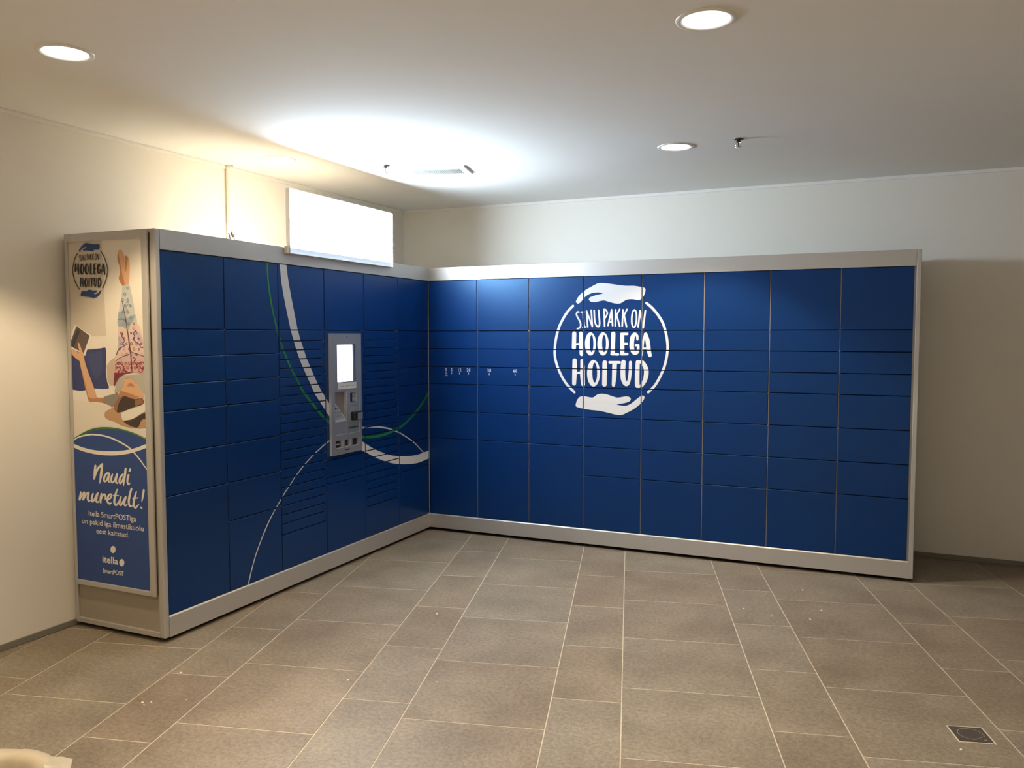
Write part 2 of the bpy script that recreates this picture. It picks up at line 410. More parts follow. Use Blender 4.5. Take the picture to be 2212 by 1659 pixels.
EMB_RINGS=[([(1404.4,1509.7),(1402.8,1485.8),(1397.9,1463.8),(1390.0,1445.5),(1379.8,1432.4),(1368.2,1425.5),(1355.9,1425.3),(1344.1,1432.1),(1333.7,1445.1),(1325.6,1463.3),(1320.4,1485.4),(1318.5,1509.4),(1320.2,1533.4),(1325.1,1555.4),(1333.1,1573.7),(1343.3,1586.8),(1355.0,1593.5),(1367.2,1593.5),(1379.0,1586.7),(1389.3,1573.7),(1397.4,1555.5),(1402.6,1533.6)],[(1384.2,1512.4),(1383.7,1494.5),(1382.1,1478.1),(1379.5,1464.5),(1376.0,1454.7),(1372.1,1449.6),(1368.0,1449.5),(1364.0,1454.6),(1360.5,1464.3),(1357.7,1478.0),(1355.9,1494.4),(1355.2,1512.3),(1355.7,1530.1),(1357.3,1546.6),(1359.9,1560.2),(1363.4,1569.9),(1367.3,1575.0),(1371.4,1575.0),(1375.4,1569.9),(1378.9,1560.2),(1381.7,1546.6),(1383.5,1530.2)]),([(1501.0,1510.1),(1499.4,1486.4),(1494.4,1464.5),(1486.5,1446.3),(1476.2,1433.3),(1464.3,1426.4),(1451.9,1426.3),(1440.0,1432.9),(1429.4,1445.9),(1421.2,1464.0),(1415.8,1485.9),(1413.9,1509.7),(1415.6,1533.6),(1420.6,1555.5),(1428.6,1573.7),(1439.0,1586.6),(1450.9,1593.4),(1463.3,1593.4),(1475.2,1586.6),(1485.6,1573.6),(1493.8,1555.5),(1499.1,1533.8)],[(1480.2,1512.7),(1479.7,1495.0),(1478.0,1478.7),(1475.4,1465.1),(1471.9,1455.4),(1467.8,1450.3),(1463.6,1450.3),(1459.5,1455.3),(1455.9,1465.0),(1453.0,1478.5),(1451.1,1494.9),(1450.4,1512.6),(1450.9,1530.4),(1452.6,1546.7),(1455.3,1560.2),(1458.8,1569.9),(1462.8,1575.0),(1467.0,1575.0),(1471.1,1569.9),(1474.7,1560.3),(1477.6,1546.7),(1479.5,1530.5)]),([(1435.7,1296.1),(1433.8,1268.5),(1428.1,1243.0),(1419.0,1221.7),(1407.2,1206.3),(1393.6,1198.1),(1379.4,1197.8),(1365.7,1205.3),(1353.7,1220.2),(1344.2,1241.2),(1338.1,1266.5),(1336.0,1294.2),(1337.8,1322.0),(1343.6,1347.6),(1352.9,1368.8),(1364.8,1384.1),(1378.3,1392.1),(1392.5,1392.3),(1406.1,1384.6),(1418.1,1369.7),(1427.5,1348.8),(1433.5,1323.6)],[(1414.0,1299.8),(1413.4,1279.2),(1411.3,1260.2),(1407.9,1244.4),(1403.4,1233.0),(1398.3,1227.0),(1393.0,1226.9),(1387.8,1232.7),(1383.2,1243.9),(1379.6,1259.6),(1377.3,1278.5),(1376.4,1299.1),(1377.0,1319.8),(1379.2,1338.8),(1382.6,1354.6),(1387.0,1365.9),(1392.1,1371.9),(1397.5,1371.9),(1402.7,1366.1),(1407.2,1355.0),(1410.8,1339.3),(1413.1,1320.4)])]
EMB_POLYS=[[(1246.6,1818.3),(1252.4,1833.5),(1270.8,1861.0),(1307.4,1894.8),(1362.0,1924.6),(1412.6,1948.8),(1448.6,1952.0),(1527.4,1941.0),(1619.3,1927.2),(1682.3,1925.6),(1730.9,1917.0),(1762.0,1909.6),(1770.4,1894.6),(1765.8,1871.3),(1755.7,1848.0),(1744.0,1843.5),(1738.6,1828.2),(1714.4,1821.9),(1683.1,1829.2),(1648.2,1829.8),(1623.7,1823.5),(1599.1,1808.3),(1578.0,1800.5),(1542.5,1803.1),(1499.7,1814.1),(1463.8,1824.9),(1427.8,1820.1),(1398.9,1813.7),(1366.2,1816.3),(1349.4,1828.3),(1349.3,1842.1),(1362.4,1852.2),(1405.9,1865.2),(1456.3,1875.8),(1427.4,1883.9),(1384.0,1882.8),(1347.7,1871.9),(1318.6,1854.5),(1296.7,1829.3),(1278.4,1810.8),(1259.9,1805.6)],[(1248.4,1055.9),(1254.2,1080.8),(1270.5,1109.5),(1292.7,1122.1),(1329.6,1121.8),(1373.7,1114.8),(1395.6,1123.8),(1417.4,1139.8),(1450.0,1146.3),(1489.8,1141.9),(1533.0,1129.4),(1568.8,1120.8),(1604.4,1126.7),(1639.7,1132.6),(1664.5,1123.7),(1668.1,1108.1),(1654.2,1093.9),(1618.9,1082.4),(1562.1,1071.5),(1597.7,1064.5),(1640.3,1066.0),(1675.4,1084.3),(1710.2,1112.8),(1737.9,1134.2),(1755.3,1141.5),(1769.2,1135.1),(1765.9,1114.6),(1745.3,1086.7),(1717.6,1061.8),(1675.8,1032.9),(1633.6,1010.7),(1598.3,995.5),(1555.4,997.3),(1497.9,1008.9),(1432.6,1020.4),(1374.2,1023.8),(1315.3,1030.1),(1270.8,1039.0),(1252.1,1045.4)]]
RULER=[('0',157.1,1302.2),('5',207.7,1301.6),('12',277.1,1301.4),('20',357.7,1302.1),('38',537.3,1301.6),('60',757.0,1301.3)]
RULER_CM=(158.4,1254.7)
SWOOSH=[([(-1776.9,2001.0),(-1769.2,1925.9),(-1753.5,1841.1),(-1732.8,1761.2),(-1702.4,1659.0),(-1685.4,1604.6),(-1659.3,1538.8),(-1635.2,1483.4),(-1606.7,1424.5),(-1573.3,1370.3),(-1539.4,1318.3),(-1500.7,1259.7),(-1461.4,1200.1),(-1443.5,1181.6),(-1398.5,1132.0),(-1352.6,1081.7),(-1298.4,1026.8),(-1268.0,998.9)],[(-1715.9,2003.1),(-1705.4,1929.9),(-1685.2,1844.4),(-1662.2,1758.1),(-1631.1,1649.0),(-1617.7,1602.2),(-1593.3,1543.9),(-1566.0,1487.8),(-1536.7,1428.2),(-1502.4,1373.4),(-1467.7,1317.9),(-1427.9,1261.4),(-1387.4,1206.9),(-1369.1,1188.1),(-1341.4,1157.0),(-1296.5,1109.5),(-1256.7,1067.6),(-1227.8,1038.2)]),([(-973.7,860.2),(-939.6,831.7),(-871.0,796.2),(-787.2,756.8),(-659.9,709.6),(-563.9,681.5),(-452.3,659.7),(-310.6,642.5),(-176.3,636.4),(-12.3,647.1)],[(-996.5,792.9),(-940.9,765.7),(-877.7,739.7),(-776.9,694.0),(-637.2,645.0),(-540.5,617.9),(-453.3,599.9),(-311.5,580.1),(-163.5,570.8),(-13.1,583.4)])]
GREEN=[[(-1887.1,1999.2,13.6),(-1883.9,1918.5,13.6),(-1868.8,1814.5,13.7),(-1846.3,1720.4,13.8),(-1813.4,1614.7,13.9),(-1790.8,1561.2,14.0),(-1760.2,1490.9,14.1),(-1724.8,1430.4,14.2),(-1680.8,1357.8,14.3),(-1643.8,1312.0,14.4),(-1602.2,1254.1,14.5),(-1593.9,1239.5,17.9),(-1533.9,1179.3,18.1),(-1463.3,1116.9,18.4),(-1400.1,1062.4,18.6),(-1349.2,1025.6,18.8),(-1297.2,992.3,18.9),(-1258.8,972.4,19.1)],[(-973.6,866.5,18.8),(-935.8,860.9,18.9),(-875.5,852.8,19.0),(-774.1,845.7,19.4),(-657.4,847.6,19.7),(-536.3,862.2,20.1),(-410.5,886.3,20.4),(-279.6,938.9,20.8),(-157.3,1005.3,21.1),(-73.3,1062.6,21.4),(-6.0,1120.3,21.5)]]
THIN=[[(-1270.4,890.1,7.7),(-1297.8,883.2,7.7),(-1352.8,866.1,7.6),(-1414.6,839.8,7.6),(-1470.5,815.1,7.5),(-1525.5,785.2,7.4),(-1579.6,755.8,7.4),(-1632.8,718.5,7.3),(-1667.8,695.9,7.3),(-1719.8,648.7,7.2),(-1762.2,617.2,7.1),(-1800.1,580.1,7.1),(-1845.8,536.8,7.0),(-1903.0,478.1,8.4),(-1953.5,413.3,8.3),(-1997.2,348.2,8.3),(-2034.4,286.7,8.2),(-2065.4,220.4,8.2),(-2099.0,135.1,8.1)],[(-972.3,927.7,12.5),(-937.7,926.6,12.6),(-901.7,924.8,12.0),(-784.2,917.8,11.6),(-656.5,898.1,11.2),(-560.6,874.8,10.7),(-449.4,837.3,9.5),(-360.5,798.7,8.9),(-255.9,748.4,8.4),(-161.9,687.6,8.5),(-86.2,633.7,8.6)]]
P_LOGO_S=[[(-517.7,1990.3,2.7),(-520.8,1990.6,2.7),(-522.9,1986.9,2.7),(-521.9,1983.1,2.7),(-518.3,1977.5,2.7),(-515.0,1971.2,2.7),(-514.9,1966.2,2.7),(-517.4,1962.4,2.7),(-522.1,1961.1,2.7)],[(-512.6,1990.3,2.2),(-505.9,1990.7,2.2)],[(-508.4,1990.6,2.6),(-507.0,1964.0,2.6)],[(-510.3,1963.6,2.2),(-503.2,1964.3,2.2)],[(-500.4,1991.9,2.7),(-499.3,1964.3,2.7)],[(-500.4,1991.9,2.7),(-489.2,1965.0,2.7)],[(-489.2,1965.0,2.7),(-490.2,1993.4,2.7)],[(-484.0,1993.1,2.7),(-483.6,1976.9,2.7),(-482.3,1970.6,2.7),(-479.8,1966.2,2.7),(-476.7,1964.7,2.7),(-473.9,1966.3,2.7),(-472.9,1971.9,2.7),(-473.6,1983.1,2.7),(-474.3,1993.4,2.7)],[(-462.2,1995.0,2.7),(-462.3,1965.7,2.7)],[(-462.2,1994.7,2.5),(-459.1,1994.7,2.4),(-456.2,1991.2,2.4),(-455.5,1988.1,2.4),(-457.7,1983.7,2.5),(-460.5,1980.0,2.5)],[(-446.0,1994.3,2.6),(-454.8,1966.9,2.6)],[(-446.0,1994.3,2.7),(-444.9,1966.6,2.7)],[(-451.6,1973.2,2.3),(-445.4,1973.5,2.3)],[(-437.1,1994.0,2.7),(-439.1,1966.3,2.7)],[(-428.2,1995.3,2.4),(-435.2,1985.0,2.4),(-437.3,1981.3,2.4)],[(-435.3,1984.4,2.7),(-429.5,1965.4,2.7)],[(-421.4,1994.0,2.7),(-424.1,1966.0,2.7)],[(-412.5,1994.9,2.4),(-418.7,1985.6,2.4),(-421.5,1981.3,2.4)],[(-419.1,1983.8,2.7),(-415.0,1964.8,2.7)],[(-396.5,1994.0,2.6),(-399.6,1991.8,2.6),(-401.7,1986.9,2.6),(-403.0,1978.8,2.6),(-403.1,1970.7,2.6),(-401.5,1965.8,2.6),(-399.3,1963.8,2.6),(-396.1,1966.1,2.6),(-394.0,1972.0,2.6),(-392.8,1978.8,2.6),(-392.6,1986.9,2.6),(-393.9,1991.8,2.6),(-396.5,1994.0,2.6)],[(-384.7,1992.4,2.7),(-389.9,1964.6,2.7)],[(-384.7,1992.4,2.7),(-379.5,1963.0,2.7)],[(-373.3,1992.4,2.7),(-379.1,1963.0,2.7)],[(-550.5,1946.3,8.4),(-553.2,1911.0,8.4)],[(-531.4,1945.8,7.9),(-532.0,1920.5,8.4),(-531.5,1894.6,7.9)],[(-546.2,1919.3,4.1),(-537.5,1920.1,4.1)],[(-438.6,1943.3,8.5),(-442.3,1895.4,8.5)],[(-445.6,1893.1,4.9),(-427.4,1892.0,4.9)],[(-413.6,1940.0,8.0),(-415.0,1894.9,8.0)],[(-415.6,1942.3,4.9),(-399.1,1942.0,4.9)],[(-410.3,1917.8,4.5),(-400.7,1917.6,4.5)],[(-417.3,1892.3,4.9),(-401.3,1892.3,4.9)],[(-371.1,1927.9,4.3),(-371.3,1935.8,4.9),(-377.4,1941.0,6.5),(-384.1,1934.2,8.3),(-387.5,1917.6,8.7),(-386.7,1902.8,8.5),(-379.4,1894.7,8.2),(-371.3,1898.8,5.9),(-369.1,1913.5,4.4)],[(-376.0,1913.7,4.4),(-369.1,1913.7,4.4)],[(-347.4,1939.9,7.0),(-342.4,1921.3,8.3),(-340.6,1901.9,8.0),(-337.5,1888.0,6.8)],[(-348.9,1940.9,3.7),(-355.0,1923.4,4.1),(-357.8,1905.9,4.1),(-359.6,1888.8,2.8)],[(-355.7,1905.4,3.8),(-344.1,1905.2,3.8)],[(-515.3,1873.5,6.3),(-516.4,1852.9,6.9),(-518.5,1830.1,5.8)],[(-500.3,1873.3,4.3),(-499.4,1859.8,6.6),(-500.2,1845.6,6.8),(-499.6,1828.6,5.8)],[(-512.4,1850.0,3.3),(-504.5,1850.6,3.3)],[(-452.7,1868.9,6.6),(-455.2,1828.3,6.7)],[(-442.5,1869.3,3.8),(-422.3,1869.1,3.8)],[(-432.5,1866.9,6.5),(-434.2,1845.1,6.3),(-436.6,1826.7,4.8)],[(-414.1,1869.6,6.5),(-416.0,1852.0,6.8),(-415.5,1836.5,6.8),(-410.1,1828.3,6.2),(-404.4,1834.3,4.6),(-400.9,1851.8,4.3),(-399.8,1869.1,4.1)],[(-384.7,1869.2,5.7),(-386.9,1844.7,6.4),(-387.7,1826.4,6.4)],[(-387.8,1824.3,4.9),(-384.0,1824.3,4.9)],[(-382.8,1869.2,4.3),(-375.1,1868.4,5.4),(-368.7,1857.2,6.5),(-368.4,1845.9,6.5),(-372.0,1834.7,6.0),(-378.5,1825.7,4.9)],[(-533.0,2002.5,4.1),(-551.6,1979.9,4.1),(-564.7,1951.9,4.1),(-572.6,1921.6,4.1),(-570.5,1890.9,4.1),(-560.1,1860.0,4.1),(-543.7,1833.0,4.1),(-526.9,1814.3,4.1)],[(-364.0,2007.6,4.0),(-343.7,1983.8,4.0),(-330.7,1959.4,4.0),(-320.5,1933.2,4.0),(-317.3,1907.2,4.0),(-322.7,1879.4,4.0),(-338.3,1843.9,4.0),(-356.4,1819.4,4.0)]]
P_LOGO_R=[([(-488.8,1919.1),(-489.8,1911.0),(-492.1,1903.6),(-495.3,1897.5),(-499.4,1893.1),(-503.9,1890.8),(-508.4,1890.9),(-512.7,1893.3),(-516.4,1897.8),(-519.1,1904.1),(-520.6,1911.6),(-520.9,1919.8),(-519.9,1927.9),(-517.6,1935.4),(-514.4,1941.5),(-510.3,1945.9),(-505.8,1948.1),(-501.3,1948.0),(-497.0,1945.6),(-493.4,1941.0),(-490.7,1934.8),(-489.1,1927.3)],[(-496.4,1920.2),(-496.8,1914.2),(-497.7,1908.6),(-499.0,1904.0),(-500.4,1900.7),(-502.0,1899.0),(-503.5,1899.0),(-504.9,1900.8),(-506.1,1904.1),(-506.9,1908.8),(-507.2,1914.4),(-507.2,1920.4),(-506.7,1926.5),(-505.8,1932.1),(-504.6,1936.7),(-503.1,1940.0),(-501.6,1941.7),(-500.0,1941.6),(-498.6,1939.9),(-497.5,1936.5),(-496.7,1931.9),(-496.3,1926.3)]),([(-452.5,1918.4),(-453.6,1910.4),(-455.8,1902.9),(-459.1,1896.8),(-463.2,1892.5),(-467.8,1890.2),(-472.5,1890.3),(-476.8,1892.7),(-480.6,1897.2),(-483.4,1903.4),(-485.0,1910.9),(-485.3,1919.1),(-484.2,1927.2),(-482.0,1934.6),(-478.6,1940.7),(-474.5,1945.1),(-469.9,1947.3),(-465.3,1947.2),(-460.9,1944.8),(-457.2,1940.3),(-454.4,1934.0),(-452.8,1926.5)],[(-460.3,1919.5),(-460.8,1913.5),(-461.7,1907.9),(-463.0,1903.3),(-464.5,1900.0),(-466.1,1898.4),(-467.7,1898.4),(-469.1,1900.1),(-470.3,1903.5),(-471.2,1908.1),(-471.6,1913.7),(-471.5,1919.7),(-471.0,1925.8),(-470.1,1931.3),(-468.9,1935.9),(-467.4,1939.2),(-465.8,1940.9),(-464.2,1940.9),(-462.7,1939.1),(-461.5,1935.8),(-460.7,1931.1),(-460.3,1925.6)]),([(-463.5,1849.2),(-464.4,1842.1),(-466.3,1835.7),(-469.0,1830.3),(-472.4,1826.4),(-476.2,1824.4),(-480.1,1824.4),(-483.7,1826.5),(-486.7,1830.4),(-489.0,1835.8),(-490.3,1842.4),(-490.5,1849.4),(-489.7,1856.5),(-487.8,1863.0),(-485.0,1868.4),(-481.6,1872.3),(-477.8,1874.2),(-474.0,1874.2),(-470.4,1872.1),(-467.3,1868.2),(-465.1,1862.8),(-463.8,1856.3)],[(-469.4,1850.3),(-469.8,1845.0),(-470.6,1840.2),(-471.8,1836.2),(-473.1,1833.3),(-474.6,1831.8),(-476.0,1831.8),(-477.4,1833.3),(-478.4,1836.2),(-479.2,1840.3),(-479.6,1845.1),(-479.6,1850.4),(-479.1,1855.7),(-478.3,1860.6),(-477.2,1864.6),(-475.8,1867.5),(-474.4,1868.9),(-472.9,1868.9),(-471.6,1867.4),(-470.5,1864.5),(-469.7,1860.5),(-469.3,1855.6)])]
P_HANDS=[[(-523.8,2011.2),(-522.0,2018.2),(-511.2,2030.9),(-493.1,2043.3),(-478.3,2050.7),(-463.7,2053.0),(-429.4,2047.4),(-400.9,2043.7),(-375.3,2042.0),(-369.2,2037.7),(-371.8,2024.9),(-376.4,2016.1),(-387.8,2015.2),(-404.9,2017.3),(-413.6,2013.7),(-425.3,2008.7),(-442.5,2010.9),(-462.6,2013.7),(-482.9,2013.6),(-492.9,2017.0),(-489.7,2021.9),(-479.5,2024.5),(-463.3,2029.9),(-476.2,2032.4),(-490.9,2028.0),(-505.9,2019.6),(-518.0,2010.0)],[(-519.5,1782.5),(-518.5,1791.7),(-512.8,1802.7),(-501.0,1805.5),(-474.8,1803.9),(-462.9,1810.8),(-448.4,1811.4),(-428.5,1805.9),(-405.4,1807.4),(-398.3,1805.3),(-401.5,1799.3),(-414.5,1795.5),(-426.2,1790.8),(-412.0,1787.4),(-394.7,1791.1),(-380.0,1800.8),(-369.6,1808.6),(-367.7,1806.6),(-374.5,1794.7),(-392.3,1779.0),(-415.7,1769.3),(-430.0,1769.6),(-455.8,1774.2),(-490.5,1777.9),(-516.7,1781.4)]]
P_SCRIPT=[[(-448.2,891.1,10.7),(-454.5,860.5,11.8),(-461.3,819.0,8.9)],[(-460.0,820.9,8.9),(-435.3,870.7,12.5),(-396.7,902.4,10.6)],[(-396.7,902.4,10.6),(-406.2,854.9,14.2),(-413.7,824.2,10.7),(-421.0,798.8,3.9)],[(-346.9,857.2,8.0),(-364.1,856.0,9.7),(-382.1,838.9,10.7),(-387.9,819.0,10.7),(-380.8,811.5,8.9),(-365.5,822.4,8.9),(-349.4,855.3,8.8)],[(-346.9,857.2,8.8),(-354.1,832.0,10.6),(-353.6,814.4,8.9),(-345.2,809.4,4.4)],[(-323.8,853.5,7.9),(-333.1,835.3,11.0),(-335.1,817.5,10.6),(-324.4,810.4,8.8),(-309.1,824.7,8.8),(-289.5,858.5,8.8),(-297.8,834.3,10.6),(-301.0,816.5,10.6),(-290.3,809.3,7.9)],[(-248.5,858.7,8.8),(-267.2,841.7,10.5),(-275.4,820.1,10.5),(-268.5,810.1,9.7),(-253.4,825.2,7.9),(-245.5,843.2,7.9)],[(-226.8,889.8,10.5),(-235.6,850.9,12.2),(-244.0,818.9,9.6),(-245.9,801.3,5.3)],[(-207.8,858.1,10.5),(-217.2,831.3,10.5),(-216.6,815.7,9.6),(-209.7,808.3,8.7),(-198.6,817.0,4.4)],[(-194.6,889.4,8.7),(-201.0,877.7,9.6)],[(-472.3,740.5,8.1),(-481.9,720.9,10.8),(-482.8,701.2,10.8),(-475.4,698.2,9.0),(-459.5,715.6,9.0),(-437.0,746.0,9.8),(-446.7,722.0,10.8),(-450.1,702.1,10.8),(-440.3,697.5,9.0),(-430.0,705.5,4.5)],[(-409.6,744.6,8.9),(-416.9,720.9,11.1),(-417.8,697.6,9.8)],[(-414.7,712.1,7.2),(-401.4,734.6,8.9),(-387.3,744.6,8.9),(-380.3,734.5,8.9),(-382.3,716.6,6.2)],[(-365.1,716.2,8.9),(-345.0,726.7,8.9),(-334.5,743.5,9.7),(-344.1,748.0,8.9),(-359.3,736.2,10.7),(-367.5,716.0,10.7),(-363.2,702.2,10.7),(-351.1,697.0,9.8),(-339.9,701.5,6.2)],[(-292.9,776.7,6.2),(-304.8,752.9,10.6),(-314.4,725.7,11.5),(-316.5,704.3,11.5),(-304.8,693.0,10.6),(-287.1,708.5,7.9),(-279.4,719.7,5.3)],[(-319.8,742.0,8.0),(-284.4,744.8,6.2)],[(-267.7,739.1,8.8),(-277.1,716.4,10.6),(-277.7,700.5,10.6),(-268.2,696.1,8.8),(-252.9,716.7,8.8),(-231.4,743.8,8.8),(-240.7,721.2,10.5),(-243.9,701.6,10.6),(-234.4,697.2,8.8),(-224.5,705.0,4.4)],[(-190.2,788.0,10.5),(-203.4,755.7,11.4),(-212.0,720.1,11.6),(-208.0,699.4,10.5),(-198.6,695.9,8.8),(-185.2,702.2,5.2)],[(-155.1,776.0,6.1),(-165.4,753.5,10.5),(-174.8,726.6,11.4),(-176.9,702.1,11.4),(-165.4,691.7,10.5),(-150.8,702.6,7.0),(-141.0,711.2,4.4)],[(-181.4,738.3,7.9),(-145.6,744.6,6.1)],[(-102.9,787.8,10.4),(-111.1,756.1,10.4),(-119.2,727.8,4.3)],[(-127.4,697.6,7.8),(-120.5,692.1,7.8)],[(-564.9,740.4,9.5),(-575.6,701.6,12.7)],[(-575.7,700.0,11.1),(-551.9,730.4,7.9),(-538.0,741.0,11.1),(-548.6,703.8,12.7)],[(-548.6,703.8,11.1),(-520.5,736.1,7.9),(-505.6,741.9,11.0),(-513.9,714.6,12.0),(-506.6,697.8,9.5),(-492.2,703.8,4.7)]]
P_TEXT=[('Itella SmartPOSTiga',-509.9,-163.3,619.7,28.5,0),('on pakid iga ilmastikuolu',-564.6,-113.1,574.2,28.2,0),('eest kaitstud.',-456.6,-217.7,530.5,27.0,0),('itella',-417.4,-302.8,379.5,36.2,1),('SmartPOST',-417.8,-264.4,323.8,23.2,1)]
P_DOTS=[[(-317.9,457.6),(-318.8,452.1),(-321.3,446.9),(-324.9,442.3),(-329.5,438.9),(-334.7,436.8),(-340.0,436.2),(-345.1,437.2),(-349.5,439.7),(-352.8,443.4),(-354.8,448.2),(-355.4,453.6),(-354.4,459.1),(-352.0,464.4),(-348.3,468.9),(-343.7,472.3),(-338.5,474.4),(-333.1,475.0),(-328.1,474.0),(-323.7,471.5),(-320.4,467.7),(-318.4,463.0)],[(-256.7,394.8),(-257.7,389.3),(-260.1,384.0),(-263.7,379.4),(-268.3,375.9),(-273.4,373.7),(-278.7,373.1),(-283.7,374.1),(-288.0,376.6),(-291.3,380.4),(-293.3,385.2),(-293.9,390.6),(-292.9,396.2),(-290.5,401.5),(-286.8,406.1),(-282.3,409.6),(-277.1,411.7),(-271.9,412.3),(-266.9,411.3),(-262.6,408.8),(-259.3,405.0),(-257.3,400.2)]]
